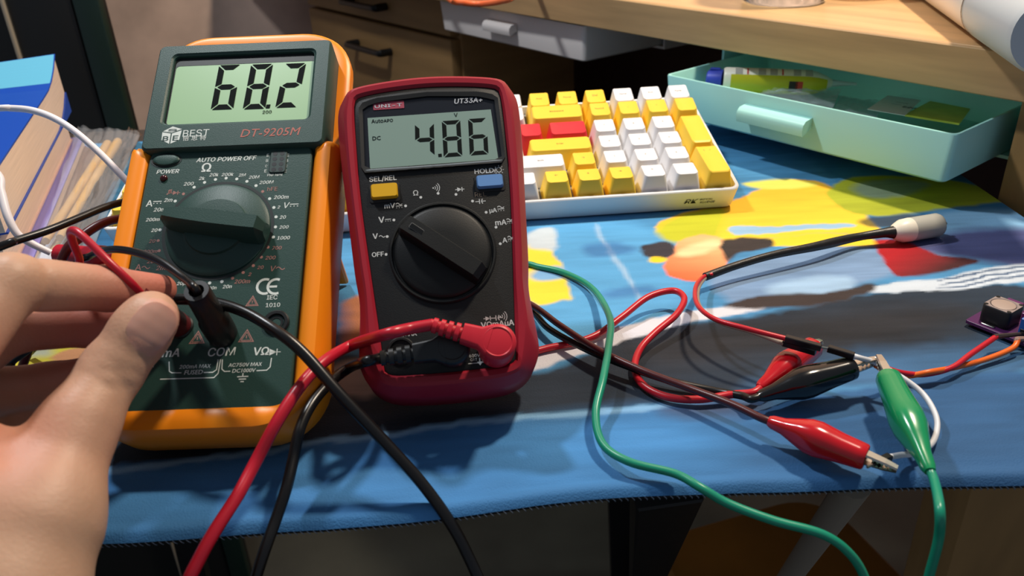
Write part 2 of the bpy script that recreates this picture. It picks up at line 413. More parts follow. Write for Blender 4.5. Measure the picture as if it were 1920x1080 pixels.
# patches seen between and beside the meters and the fingers
paint([(985, 462), (1035, 468), (1070, 545), (1060, 562), (990, 566)], (240, 208, 60), 1.2, .2)
paint([(990, 440), (1030, 425), (1045, 440), (1040, 468), (990, 464)], (190, 200, 205), 2, .3)
paint([(996, 505), (1050, 500), (1062, 520), (1000, 524)], (120, 165, 205), 2, .3)
paint([(640, 570), (690, 560), (700, 640), (640, 640)], (178, 118, 86), 1.5, .3)
paint([(610, 690), (700, 670), (700, 740), (610, 740)], (150, 138, 134), 2.5, .4)
paint([(600, 560), (640, 560), (640, 660), (600, 660)], (48, 74, 118), 4, .4)
paint([(0, 655), (60, 625), (150, 622), (190, 640), (180, 668), (60, 690), (0, 700)], (214, 200, 62), 1.2, .3)
paint([(40, 652), (95, 644), (100, 662), (45, 668)], (170, 178, 168), 2.5, .3, .8)
paint([(150, 622), (190, 618), (200, 640), (165, 646)], (84, 146, 200), 1.0, .3)
paint([(95, 668), (150, 648), (180, 655), (130, 682)], (206, 146, 100), 1.0, .3)
ii = np.arange(NX * NY).reshape(NX, NY)
quads = np.stack([ii[:-1, :-1], ii[1:, :-1], ii[1:, 1:], ii[:-1, 1:]], -1).reshape(-1, 4)
dm = empty('desk_mat', (-60, 430, -3), label='blue fabric desk mat with abstract yellow and red print and stitched edge', cat='desk mat')
me = bpy.data.meshes.new('printed_cloth')
Vm = (np.stack([Xg, Yg, Zg], -1).reshape(-1, 3) - V3(-60, 430, -3)) * S
me.vertices.add(len(Vm)); me.vertices.foreach_set('co', Vm.ravel())
me.loops.add(quads.size); me.loops.foreach_set('vertex_index', quads.ravel())
me.polygons.add(len(quads)); me.polygons.foreach_set('loop_start', np.arange(0, quads.size, 4)); me.polygons.foreach_set('loop_total', np.full(len(quads), 4))
me.update(calc_edges=True); me.polygons.foreach_set('use_smooth', np.ones(len(quads), bool))
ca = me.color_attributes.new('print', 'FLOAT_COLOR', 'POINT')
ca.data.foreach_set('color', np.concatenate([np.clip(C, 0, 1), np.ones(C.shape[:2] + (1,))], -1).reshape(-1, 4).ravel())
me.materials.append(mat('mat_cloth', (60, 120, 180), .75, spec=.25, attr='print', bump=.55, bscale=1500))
o = bpy.data.objects.new('printed_cloth', me); COL.objects.link(o); o.parent = dm
# rubber underside: a 3 mm body below the cloth
ed = np.column_stack([xs, Y0[:, 0] + .6]); zb = Zg[:, 0]
n_ = len(ed)
Vb = np.concatenate([np.column_stack([ed, zb]), np.column_stack([ed[:, 0], ed[:, 1] + .8, zb - 2.2]), np.column_stack([ed[:, 0], ed[:, 1] + 14, np.full(n_, -3.4)]), np.column_stack([xs, np.full(n_, 650.), np.full(n_, -3.1)])])
Fb = [[i, i + 1, n_ + i + 1, n_ + i] for i in range(n_ - 1)] + [[r * n_ + i, r * n_ + i + 1, (r + 1) * n_ + i + 1, (r + 1) * n_ + i] for r in (1, 2) for i in range(n_ - 1)]
mk('rubber_base', local((Vb, Fb), (-60, 430, -3)), mat('black_rubber', (18, 20, 24), .7), dm)
st_parts = []; x = -420.0
while x < 294:
    y = np.interp(x, xs, Y0[:, 0]); z = np.interp(x, xs, zb)
    st_parts.append(tube([(x, y + .1, z - .2), (x + .9, y - .15, z - 1.0), (x + 1.1, y + .5, z - 2.0)], .17, 4, 1)); x += 2.2
tag(mk('stitching', local(join(*st_parts), (-60, 430, -3)), mat('thread', (120, 132, 146), .8), dm), kind='stuff')

# ------------------------------------------------------------------ wooden desk standing higher, its edge running away to the left
E0 = V3(71.4, 735.5, 0); EX = V3(.5965, -.8026, 0); EX /= np.linalg.norm(EX); EY = V3(-EX[1], EX[0], 0)
DESK = frame(V3(*E0[:2], 0), EX, EY, V3(0, 0, 1))
def desk_hit(px, py, y):                          # on a plane parallel to the desk's front edge
    d = ray(px, py); o_ = EYE - E0; t = (y - o_ @ EY) / (d @ EY); X = EYE + d * t - E0
    return X @ EX, X[2]
dk = empty('desk', M=bmat(DESK), label='light wooden desk with thick board running behind the keyboard', cat='desk')
M_wood = mat('desk_wood', (212, 170, 120), .32, spec=.5, var=.16, vscale=7, stretch=(1, 10, 10), bump=.1, bscale=300)
_tp = [(-800, 3), (700, 3), (700, 540), (-476, 540), (-800, 104)]
mk('tabletop', loft([zr(np.array(_tp), 60), zr(np.array(_tp), 85.4), zr(np.array([(-799.4, 3.6), (699.4, 3.6), (699.4, 539.4), (-476, 539.4), (-799.4, 104)]), 86)]), M_wood, dk, smooth=0)
mk('edge_band', bbox(-800, 700, 0, 3, 60, 85.6, .7), mat('edge_wood', (176, 142, 98), .45, var=.18, vscale=8, stretch=(1, 12, 12)), dk)
sx_, sz_ = desk_hit(1877, 345, 12)
mk('side_panel', bbox(sx_, sx_ + 30, 12, 540, -678, 59.5, 1), mat('panel_wood', (150, 116, 70), .6, var=.15, vscale=9, stretch=(8, 1, 1)), dk)
mk('back_panel', box(-470, sx_, 400, 412, -420, 59.5), mat('brown_panel', (70, 46, 36), .7, var=.1), dk)

# cabinet with black handles under the far end of the desk
cx1, _ = desk_hit(848, 100, 40); cx0, _ = desk_hit(590, 100, 40)
cb = empty('drawer_cabinet', M=bmat(DESK @ frame(V3((cx0 + cx1) / 2, 40, -680), V3(1, 0, 0), V3(0, 1, 0), V3(0, 0, 1))), label='brown wooden cabinet with two black handles under far end of desk', cat='cabinet')
hw_ = (cx1 - cx0) / 2
M_cab = mat('cabinet_wood', (150, 116, 72), .6, var=.14, vscale=8, stretch=(1, 1, 8))
mk('body', bbox(-hw_, hw_, 14, 190, 0, 736, 1.5), M_cab, cb)
def cab(px, py): x, z = desk_hit(px, py, 40); return x - (cx0 + cx1) / 2, z + 680
hA = cab(672, 80); hB = cab(733, 97); hC = cab(692, 6)
zs = (hA[1] + hC[1]) / 2 + 6
M_blk = mat('black_plastic', (16, 16, 17), .4)
for k, (z0, z1, hz) in enumerate(((10, zs - 130, zs - 200), (zs - 126, zs - 2, hA[1]), (zs + 2, 734, hC[1]))):
    d_ = mk('drawer_front', bbox(-hw_ + 2, hw_ - 2, 0, 14, z0, z1, 1.5), M_cab, cb)
    xm = (hA[0] + hB[0]) / 2; L = abs(hB[0] - hA[0]) / 2
    mk('handle', tube([(xm - L, 1, hz), (xm - L, -14, hz), (xm - L + 6, -18, hz), (xm + L - 6, -18, hz), (xm + L, -14, hz), (xm + L, 1, hz)], [5, 5, 4, 4, 5, 5], 10, 4), M_blk, d_)

# dark metal cabinet at the back left
kx = aty(245, 235, 800)[0]
tcb = empty('door_1', (kx - 200, 812, -680), label='tall black and dark green metal door leaf behind the stack of books', kind='structure')
TB = (kx - 200, 812, -680)
mk('leaf', local(bbox(kx - 620, kx - 3, 808, 824, -679, 900, 2), TB), mat('black_enamel', (18, 19, 19), .5), tcb)
xa = aty(150, 60, 800)[0]
mk('door_frame', local(bbox(xa, kx, 800, 812, -679, 900, 2), TB), mat('green_black_enamel', (22, 40, 34), .4), tcb)['label'] = 'dark green upright door frame'
xb_ = aty(30, 90, 800)[0]
mk('panel', local(bbox(xb_ + 3, xa - 2, 802, 812, -679, 900, 1.5), TB), mat('black_enamel', (18, 19, 19), .5), tcb)
mk('trim_strip', local(bbox(xb_ - 1.5, xb_ + 1.5, 799, 806, -679, 900, .5), TB), mat('pale_trim', (150, 138, 120), .5), tcb)['label'] = 'thin pale upright trim'

# ------------------------------------------------------------------ stick-on drawers hanging under the desk board
def under_drawer(A, B, z0, z1, depth, house_y, rgb, label, hx, hL, rough=.35):
    A = np.asarray(A); B = np.asarray(B); ex = unit(B[:2] - A[:2]); L = np.linalg.norm((B - A)[:2])
    exx = V3(*ex, 0); eyy = V3(-ex[1], ex[0], 0)
    Mx = frame(V3(A[0], A[1], 0), exx, eyy, V3(0, 0, 1))
    t = empty('under_desk_drawer', M=bmat(Mx), label=label, cat='drawer')
    m = mat('drawer_plastic_%d_%d_%d' % rgb, rgb, rough, spec=.4, sss=.0)
    c = (L / 2, depth / 2)
    P = lambda g: rr(L - 2 * g, depth - 2 * g, 4, 4, *c)
    mk('tray', loft([zr(P(4), z0), zr(P(2.2), z0 + 1.5), zr(P(0.2), z1 - .6), zr(P(.5), z1), zr(P(1.8), z1), zr(P(2.1), z1 - .6), zr(P(4.2), z0 + 3), zr(P(6), z0 + 2)]), m, t)
    hz = (z0 + z1) / 2
    pr = [(0, 7), (-7, 6), (-9.5, 3.5), (-10, 0), (-9, -3.5), (-6, -2.5), (-3, -1), (0, 0)]
    mk('handle', loft([[(hx - hL / 2 + s * hL, y + .6, hz + z) for y, z in pr] for s in (0, 1)]), m, t)
    # housing fixed under the board
    hz0, hz1 = z0 - 1.5, 59.6
    def rect(g, y): return np.array([(-7 + g, y, hz0 + g), (L + 7 - g, y, hz0 + g), (L + 7 - g, y, hz1 - g), (-7 + g, y, hz1 - g)])
    y0, y1 = house_y, max(depth, house_y) + 60
    mk('housing', loft([rect(0, y0), rect(0, y1), rect(2.0, y1), rect(2.0, y0)], False, False, closed=True), m, t, smooth=0)
    return t, Mx, L
A = at(1247, 140, 46); B = at(1795, 254, 46)
teal, MT, LT = under_drawer(A, B, 16, 46, 128, 74, (170, 228, 220), 'pale turquoise plastic drawer pulled out under the desk, full of small packets', 98, 51)
A = at(822, 0, 57); B = at(1095, 50, 57)
_, MW, LW = under_drawer(A, B, 25, 57, 110, 96, (214, 208, 204), 'white plastic drawer with a small grip under far end of desk', 118, 46, .45)
# ================================================================== MULTIMETERS
def face_frame(o, yaw, lean):
    c, s = math.cos(yaw), math.sin(yaw); ex = V3(c, s, 0); bk = V3(-s, c, 0)
    ey = math.cos(lean) * V3(0, 0, 1) + math.sin(lean) * bk
    return frame(V3(*o), ex, ey, np.cross(ex, ey))
GF = face_frame((-114.1, 238.7, 26.35), -.017, .915)
RF = face_frame((-22.77, 243.8, 22.57), .091, .773)
def uv(Fm, px, py, zo=0):                          # where a point of the photograph lies on a meter's face
    n = Fm[:3, 2]; d = ray(px, py); t = ((Fm[:3, 3] + n * zo - EYE) @ n) / (d @ n); X = EYE + d * t - Fm[:3, 3]
    return X @ Fm[:3, 0], X @ Fm[:3, 1]
def onface(Fm, px, py, zo=0):
    u, v = uv(Fm, px, py, zo); return Fm[:3, :3] @ V3(u, v, zo) + Fm[:3, 3]
def w2l(Fm, p): return Fm[:3, :3].T @ (np.asarray(p) - Fm[:3, 3])
def label_text(out, Fm, body, a, b, z, **k):
    (u0, v0), (u1, v1) = uv(Fm, *a, z), uv(Fm, *b, z)
    out.append(text(body, u0, u1, (v0 + v1) / 2, z, **k))
def tri(out, Fm, px, py, z, r):                    # warning triangle
    u, v = uv(Fm, px, py, z)
    for s, ww in ((1.0, .32), (.68, .22)):
        P = [(u + s * r * math.sin(a), v + s * r * math.cos(a)) for a in (0, 2.094, 4.189, 0)]
        out.append(stroke(P, ww, z))
    out.append(stroke([(u, v + .28 * r), (u, v - .1 * r)], .3, z)); out.append(dot(u, v - .32 * r, .18, z, 8))

def split_print(items, parent, m, rules):          # one printed group per part
    left = [i for i in items if len(i[0])]
    for nm, rule in rules:
        take = [i for i in left if rule(*np.asarray(i[0])[:, :2].mean(0))]; left = [i for i in left if not any(i is t for t in take)]
        if take: mk(nm, join(*take), m, parent, smooth=0)
M_white = mat('print_white', (206, 214, 210), .6)
M_pink = mat('print_pink', (158, 112, 104), .6)
M_grn = mat('green_abs', (35, 64, 58), .45, spec=.4, bump=.16, bscale=2500)
M_org = mat('orange_rubber', (240, 138, 18), .38, spec=.45)
M_blackgloss = mat('black_vinyl', (14, 14, 15), .28, spec=.5)
M_jack = mat('jack_black', (10, 11, 11), .4)

gm = empty('multimeter', M=bmat(GF), label='large dark green digital multimeter in orange rubber holster reading 68.2', cat='multimeter')
# holster: an open rubber shell
GC = np.array([1.2, 78.0])
def grr(hw, v0, v1, r): return rr(2 * hw, v1 - v0, r, 8, 1.2, (v0 + v1) / 2)
def hring(hw, v0, v1, r, z):                       # the shell's rim steps back behind the header
    Q = rr(2 * hw, v1 - v0, r, 8, 1.2, (v0 + v1) / 2)
    # extra points along the sides so that the step is short
    R = []
    for i in range(len(Q)):
        a, b = Q[i], Q[(i + 1) % len(Q)]; n = max(1, int(np.linalg.norm(b - a) // 4)); R += [a + (b - a) * t / n for t in range(n)]
    return np.array(R), z
HOLS = [(31, 4, 164, 10, -29.5), (37, -4.5, 171, 16, -29.2), (41.5, -8.5, 176, 20, -25), (43.4, -11.5, 178, 22, -19), (43.2, -12, 178, 22, -10), (42, -10.5, 177.4, 21, -2.5), (40.6, -9, 176.6, 20, -.3), (38.6, -6.4, 175.4, 17, .2), (35.2, -2.2, 173, 9, -.6), (34.0, -.8, 172, 7, -2), (33.8, -.6, 172, 7, -4)]
ref = hring(42, -10, 177, 16, 0)[0]; NH = 220; hol = []
for hw, v0, v1, r, z in HOLS:
    Q = radial(hring(hw, v0, v1, r, z)[0], GC, NH)
    f = np.clip((Q[:, 1] - 108) / 8, 0, 1); f = f * f * (3 - 2 * f); z2 = -14 + (z + 10) * .12 if z >= -10 else z
    hol.append(np.column_stack([Q, z * (1 - f) + z2 * f]))
mk('holster', loft(hol), M_org, gm)['label'] = 'orange rubber holster'
mk('body', loft([zr(rr(66, 164, 7, 5, 1.2, 81), -27), zr(rr(66, 164, 7, 5, 1.2, 81), -4.5)]), mat('body_green', (32, 56, 50), .5), gm)
mk('tilt_stand', xf(bbox(-26, 28, 0, 77.5, -1.6, 1.6, 1), frame(V3(0, 110, -28), V3(1, 0, 0), unit(V3(0, -15.8, -77.8)), unit(np.cross(V3(1, 0, 0), V3(0, -15.8, -77.8))))), M_org, gm)
# lower face plate
zf = -1.0
mk('face_plate', loft([zr(rr(66.4, 112, 6, 6, 1.0, 53.5), -5), zr(rr(66.4, 112, 6, 6, 1.0, 53.5), zf - .5), zr(rr(65.4, 111, 5.6, 6, 1.0, 53.5), zf)]), M_grn, gm)
# header with the display window
zh = 1.6
Hc = (1.9, 133.8)
HP = lambda g, r=2.5: rr(74.6 - 2 * g, 54.2 - 2 * g, r, 5, *Hc)
WC = (1.9, 137.2)
WP = lambda g, r=2.2: rr(60.4 - 2 * g, 35.6 - 2 * g, r, 5, *WC)
hd = mk('header', loft([zr(HP(.6), -13.5), zr(HP(0), -13), zr(HP(0), zh - 1.0), zr(HP(.8, 2.2), zh), zr(WP(-1.0, 2.8), zh), zr(WP(-.5), zh - .5), zr(WP(0), zh - .7), zr(WP(.2), zh - 2.4)], True, False), M_grn, gm)
lcd = mk('lcd', loft([zr(WP(.1), zh - 2.4), zr(WP(.1), zh - 1.9)]), mat('lcd_green', (150, 186, 146), .3, spec=.5), hd)
mk('lcd_gasket', ringband(rr(60.2, 35.4, 2, 5, *WC), rr(60.2, 30.6, 1.6, 5, WC[0] + .8, WC[1] - 1.9), zh - 1.85, zh - 1.82), mat('gasket', (14, 20, 19), .5), hd)
zl = zh - 1.75
seg = []
for ch, ll, tl, wpx in (('6', (395, 206), (411, 122.5), 42), ('8', (455, 205), (471, 121), 42), ('2', (516, 202), (534, 119.5), 41)):
    (u0, v0), (u1, v1) = uv(GF, *ll, zl), uv(GF, *tl, zl)
    h_ = v1 - v0; w_ = uv(GF, ll[0] + wpx, ll[1], zl)[0] - u0
    seg += seven(ch, u0, v0, w_, h_, w_ * .27, zl, (u1 - u0) / h_, .05, skip='')
u0, v0 = uv(GF, 498, 203, zl); seg.append(poly([(u0, v0), (u0 + 1.7, v0), (u0 + 1.9, v0 + 1.9), (u0 + .2, v0 + 1.9)], zl))
label_text(seg, GF, '200', (492, 213), (509, 212), zl)
mk('lcd_digits', join(*seg), mat('lcd_ink', (15, 21, 21), .8, spec=.1), hd, smooth=0)
pr_w = []; pr_p = []
L = lambda b, a, c, **k: label_text(pr_w, GF, b, a, c, zh + .05, **k)
# maker's cube emblem and name
cu, cv = uv(GF, 321, 252, zh)
cubeb = []
for quad in ([(-3.6, 1.6), (.1, 3.9), (4.1, 2.4), (.2, .9)], [(-3.8, 1.2), (-.2, .4), (-.2, -4.6), (-3.6, -2.6)], [(.3, .4), (4.1, 1.8), (3.7, -2.8), (.3, -4.6)]):
    cubeb.append(poly([(cu + a, cv + b) for a, b in quad], zh + .04))
pr_w += cubeb
dk_ = [text('B', cu - 3.2, cu - .8, cv - 3.1, zh + .07, bold=.03, h=3.2), text('E', cu + .9, cu + 3.2, cv - 3.1, zh + .07, bold=.03, h=3.4), text('S', cu - 1.6, cu + 2.2, cv + 1.55, zh + .07, bold=.02, h=1.5)]
mk('emblem_cuts', join(*dk_), M_grn, hd, smooth=0)
L('BEST', (342, 257), (391, 254), bold=.0)
L('倍 思 特', (342, 264), (386, 261), bold=.01)
mk('maker_lettering', join(*pr_w), M_white, hd, smooth=0)
label_text(pr_p, GF, 'DT-9205M', (450, 258), (563, 252), zh + .05, shear=.2, bold=.01)
mk('model_lettering', join(*pr_p), mat('print_red', (168, 96, 84), .6), hd, smooth=0)

# lower face: power button, lamp, transistor socket
zb_ = zf
def ell(px, py, rx, ry, z0, z1, n=28, dome=.6):
    u, v = uv(GF, px, py, zb_); a = np.linspace(0, 2 * math.pi, n, endpoint=False)
    return loft([np.column_stack([u + rx * k * np.cos(a), v + ry * k * np.sin(a), np.full(n, z)]) for k, z in ((1, z0), (1, z1 - dome), (.9, z1 - .15), (.7, z1))])
mk('button_rim', ell(312, 301, 6.3, 3.4, zb_ - 1, zb_ + .25, dome=.1), mat('rim_dark', (14, 26, 24), .5), gm)
mk('power_button', ell(312, 301, 5.5, 2.7, zb_ - 1, zb_ + 1.0), M_grn, gm)
u, v = uv(GF, 307.5, 334.5, zb_)
mk('indicator_lamp', mv(lathe([(1.5, -1), (1.5, .4), (1.1, .9), (.5, 1.15)], 16), u, v, zb_), mat('dark_red_lens', (52, 8, 12), .15), gm)
u, v = uv(GF, 522, 304, zb_)
sock = mk('transistor_socket', mv(slab(6.8, 10.6, 1.2, 1.2, .3, 4), u, v, zb_ - .6), mat('socket_green', (26, 50, 46), .5), gm)
for i in range(2):
    for j in range(4):
        mk('socket_hole', mv(lathe([(.95, 0), (.95, .65)], 12), u - 1.4 + 2.8 * i + .0, v + 3.7 - 2.5 * j, zb_), M_jack, sock)

# rotary dial
du, dv = -.3 + .5, 70.0; dr = 21.2
dial = mk('dial', mv(lathe([(dr, -1.2), (dr, -.3), (dr - .9, -.1), (dr - 1.0, .6), (dr - 2.4, 1.5), (13.5, 1.9), (12.2, 2.4), (11.8, 3.4), (6, 3.8)], 64), du, dv, zb_), M_grn, gm)
mk('dial_groove', mv(ringband(rr(2 * dr + 1.2, 2 * dr + 1.2, dr + .6, 16), rr(2 * dr - 1.2, 2 * dr - 1.2, dr - .6, 16), .08, .08), du, dv, zb_), mat('rim_dark', (14, 26, 24), .5), gm)
a_, b_ = np.array(uv(GF, 308, 411, zb_ + 9)), np.array(uv(GF, 505, 434, zb_ + 9))
ka = math.atan2(b_[1] - a_[1], b_[0] - a_[0])
def handle_bar(L, w0, w1, h, tipw):                # ridge across a dial, pointed at one end
    st_ = [(-L, tipw, .5), (-L + 2.5, tipw * 1.7, .92), (-L * .55, w0 * .86, 1), (0, w0, 1), (L * .62, w0 * .98, 1), (L - 2.2, w0 * .9, .98), (L, w0 * .62, .55)]
    return loft([[(x, -w1 / w0 * w, 0), (x, w1 / w0 * w, 0), (x, w * .92, h * k * .75), (x, w * .66, h * k), (x, -w * .66, h * k), (x, -w * .92, h * k * .75)] for x, w, k in st_])
cs, sn = math.cos(ka), math.sin(ka)
mk('grip', xf(handle_bar(20.6, 4.4, 5.4, 9.5, 1.5), frame(V3(du, dv, zb_ + 1.6), V3(cs, sn, 0), V3(-sn, cs, 0), V3(0, 0, 1))), M_grn, dial, smooth=25)

# printed scale
W_ = []; K_ = []
zt = zb_ + .05
g = lambda b, a, c, **k: label_text(W_, GF, b, a, c, zt, **k)
gp = lambda b, a, c, **k: label_text(K_, GF, b, a, c, zt, **k)
IT = dict(shear=.18, bold=.03)
g('AUTO POWER OFF', (367.5, 304.5), (481, 299.5), **IT)
g('POWER', (293, 326), (335.5, 324.5), **IT)
g('Ω', (377, 322.5), (395, 321), bold=.03)
g('200', (344, 348.5), (363, 347), **IT); g('2k', (372.5, 338), (384, 337), **IT); g('20k', (392, 331.5), (410, 330), **IT)
g('200k', (415, 331), (438, 329), **IT); g('2M', (447, 332), (461, 330), **IT); g('20M', (466, 336), (486.5, 334), **IT); g('200M', (486, 345.5), (513, 344), **IT)
g('200m', (513, 373.5), (541, 372), **IT); g('2', (520, 391), (525, 391), **IT); g('20', (524, 410.5), (536, 410), **IT); g('200', (523.5, 429), (541, 428.5), **IT); g('1000', (519, 449.5), (543.5, 448.5), **IT)
g('2m', (307, 379), (323, 378), **IT); g('20m', (287.5, 397), (310, 396), **IT); g('200m', (273, 415.5), (299, 414), **IT); g('20', (283, 435), (295, 434.5), **IT)
g('A', (273, 388), (285.5, 386.5), bold=.02); g('V', (532, 390.5), (543, 389.5), shear=.2, bold=.015)
g('20μ', (331, 535), (348, 534), **IT); g('20n', (417, 541), (434.5, 540), **IT); g('2000n', (380, 543.5), (406, 542), **IT)
g('COM', (389, 668.5), (441, 666), shear=.12, bold=.02); g('VΩ', (475, 666.5), (504, 664.5), shear=.1, bold=.03); g('mA', (303, 670), (336, 668), shear=.15, bold=.03)
g('AC750V MAX', (428, 688), (491, 686), shear=.12, bold=.02); g('DC1000V', (435, 699), (479, 697.5), shear=.12, bold=.02)
g('200mA MAX', (336, 691.5), (395, 689.5), shear=.12, bold=.02); g('FUSED', (345, 702.5), (380, 701.5), shear=.12, bold=.02)
g('IEC', (500, 562), (520, 561), bold=.02); g('1010', (498, 576), (525, 575), bold=.02)
g('Cx', (370, 594), (384, 592), shear=.15)
g('10A', (262, 690), (288, 688.5), shear=.15)
gp('hFE', (501, 358.5), (520, 357.5), bold=.006); gp('700', (510, 468.5), (528, 467.5), **IT); gp('200', (497, 487), (516.5, 486), **IT); gp('20', (482, 505), (494, 504), **IT); gp('2', (465, 518), (471, 517.5), **IT); gp('200m', (439, 532.5), (469, 530), **IT)
gp('V', (507, 509), (517, 508), shear=.2, bold=.01); gp('20', (279, 455.5), (291, 455), **IT); gp('200m', (268, 475.5), (295, 474), **IT); gp('20m', (275, 494), (298, 493), **IT); gp('2m', (292, 507), (310, 506), **IT); gp('A', (253, 507), (264, 506), bold=.01)
# dc / ac marks
def dc(out, a, b, wavy=False):
    (u0, v0), (u1, v1) = uv(GF, *a, zt), uv(GF, *b, zt); v = (v0 + v1) / 2
    if wavy: out.append(stroke([(u0 + (u1 - u0) * t, v + .55 * math.sin(2 * math.pi * t)) for t in np.linspace(0, 1, 11)], .32, zt)); return
    out.append(stroke([(u0, v + .45), (u1, v + .45)], .35, zt)); w = (u1 - u0) / 5
    for k in (0, 2, 4): out.append(stroke([(u0 + k * w + .1, v - .45), (u0 + (k + 1) * w - .1, v - .45)], .35, zt))
dc(W_, (287, 380), (303, 379)); dc(W_, (543.5, 385), (559.5, 384)); dc(K_, (517.5, 503.5), (534, 502.5), True); dc(K_, (266, 502), (281, 501), True)
for (x, y) in ((364, 351), (383.5, 342), (404, 336.5), (424, 334), (444, 335.5), (463, 340), (480, 348), (505.5, 372.5), (513.5, 389), (517.5, 406.5), (516.5, 425.5), (512.5, 444.5), (328.5, 377), (315, 394), (305, 411), (300, 431), (371.5, 529), (393, 530.5), (416, 528)):
    W_.append(dot(*uv(GF, x, y, zt), .64, zt))
for (x, y) in ((492.5, 359), (344, 363.5), (502.5, 463.5), (490, 482), (475, 498), (456, 511), (436, 521.5), (296.5, 451), (298.5, 470), (303, 489)):
    K_.append(dot(*uv(GF, x, y, zt), .62, zt))
def diode(out, Fm, px, py, s, z, face=uv):
    u, v = face(Fm, px, py, z)
    out.append(poly([(u - s, v - s * .75), (u + s * .5, v), (u - s, v + s * .75)], z)); out.append(stroke([(u + s * .6, v - s * .75), (u + s * .6, v + s * .75)], .3, z)); out.append(stroke([(u - 1.7 * s, v), (u + 1.4 * s, v)], .25, z))
diode(W_, GF, 514, 660, 1.7, zt); diode(K_, GF, 330, 361.5, 1.2, zt)
label_text(K_, GF, '♫', (312, 365), (321, 364), zt, bold=0.0)
# CE mark
for cxp, mid in ((497, False), (517, True)):
    u, v = uv(GF, cxp, 537, zt); A_ = np.linspace(math.radians(65), math.radians(295), 14)
    W_.append(stroke([(u + 3.0 * math.cos(t), v + 3.0 * math.sin(t)) for t in A_], .95, zt))
    if mid: W_.append(stroke([(u - 2.4, v), (u + .5, v)], .85, zt))
# lines joining the sockets
def ln(*pp, w=.36): W_.append(stroke([uv(GF, *q, zt) for q in pp], w, zt))
ln((409, 674), (406, 693), (399, 698), (382, 698.5)); ln((413.5, 674), (409, 700), (401, 708), (300, 711)); ln((417, 674), (416, 692), (421, 696.5), (432, 696)); ln((509, 671), (506.5, 688), (500, 694), (481, 695))
ln((317, 678), (317.5, 696), (322, 699), (340, 699))
u, v = uv(GF, 455, 706, zt)
for k, w in enumerate((2.0, 1.3, .6)): W_.append(stroke([(u - w, v - k * .95), (u + w, v - k * .95)], .4, zt))
W_.append(stroke([(u, v), (u, v + 1.3)], .4, zt))
for j, ch in enumerate('EBCE'):
    for side, x in ((0, 500 - 1.5 * j), (1, 537.5 - 1.5 * j)):
        label_text(W_, GF, ch, (x, 294 + 9.8 * j), (x + 4.2, 293.8 + 9.8 * j), zt)
g('PNP NPN', (501, 330.5), (529, 329.5), bold=.02)
split_print(W_, gm, M_white, (('socket_lettering', lambda u, v: v < 42), ('caption_lettering', lambda u, v: v > 97), ('scale_lettering', lambda u, v: u < -14), ('scale_lettering', lambda u, v: True)))
for q in ((370, 636, 3.1), (462, 633, 3.1), (473, 567, 2.6)):
    T_ = []; tri(T_, GF, q[0], q[1], zt, q[2]); mk('warning_mark', join(*T_), M_pink, gm, smooth=0)
split_print(K_, gm, M_pink, (('pink_lettering', lambda u, v: u < 0), ('pink_lettering', lambda u, v: v > 80), ('pink_lettering', lambda u, v: True)))
# input sockets
JG = {}
for nm, px, py in (('com', 418, 628), ('volt', 518, 605), ('milliamp', 338, 612), ('ten_amp', 262, 640)):
    u, v = uv(GF, px, py, zb_); JG[nm] = (u, v)
    j = mk('input_socket', mv(lathe([(4.9, -1), (4.9, .4), (4.4, .9), (3.4, .9), (3.0, .3), (3.0, -3)], 28, True, False), u, v, zb_), M_jack, gm)
    mk('socket_bush', mv(lathe([(2.6, -3), (2.6, .2), (1.8, .2), (1.7, -3)], 20, True, True), u, v, zb_), mat('bush', (24, 26, 26), .35), j)

# ------------------------------------------------------------------ red meter
rm = empty('multimeter', M=bmat(RF), label='small black multimeter with crimson rubber sides reading 4.86', cat='multimeter')
M_red = mat('crimson_rubber', (150, 26, 44), .42, spec=.4)
M_redb = mat('crimson_bright', (196, 36, 52), .4, spec=.4)
M_char = mat('charcoal_abs', (24, 26, 27), .55, spec=.3, bump=.2, bscale=2600)
half = [(0, -.4), (15, .2), (24, 2.0), (30, 6.2), (33.2, 13), (33.4, 20), (32.2, 37), (33.4, 50), (34.9, 74), (36.4, 98), (36.7, 117), (34.4, 124.5), (30.6, 129.2), (20, 131.2), (8, 132.3)]
outl = catmull(half + [(0, 132.5)] + [(-x, y) for x, y in half[::-1][:-1]], 10, True)
phalf = [(0, 7.6), (12, 7.8), (20, 8.2), (23.4, 9.5), (24.2, 12), (24.9, 23), (27, 50), (28.9, 77), (29.5, 100), (29.5, 117), (28.6, 121), (25.4, 122.6), (15, 124.1)]
poutl = catmull(phalf + [(0, 124.9)] + [(-x, y) for x, y in phalf[::-1][:-1]], 10, True)
RCc = np.array([0, 64.0]); NR = 240
OU = radial(outl, RCc, NR); PA = radial(poutl, RCc, NR)
mix = lambda t: OU * (1 - t) + PA * t
case = [zr(inset(OU, 9), -32), zr(inset(OU, 3.5), -31.5), zr(inset(OU, .8), -28), zr(OU, -24), zr(OU, -7.5), zr(inset(OU, .5), -6), zr(mix(.45), -1.0), zr(mix(.6), -.2), zr(mix(.86), -.4), zr(PA, -1.6), zr(PA, -3)]
mk('rubber_shell', loft(case, True, False), M_red, rm, smooth=24)['label'] = 'crimson rubber shell'
mk('tilt_stand', xf(bbox(-20, 20, 0, 59, -1.5, 1.5, 1), frame(V3(0, 75, -31.5), V3(1, 0, 0), unit(V3(0, -17, -58.5)), unit(np.cross(V3(1, 0, 0), V3(0, -17, -58.5))))), M_char, rm)
zp = -1.4
mk('front_panel', loft([zr(PA, -3.2), zr(inset(PA, .1), zp - .3), zr(inset(PA, .5), zp)]), M_char, rm)
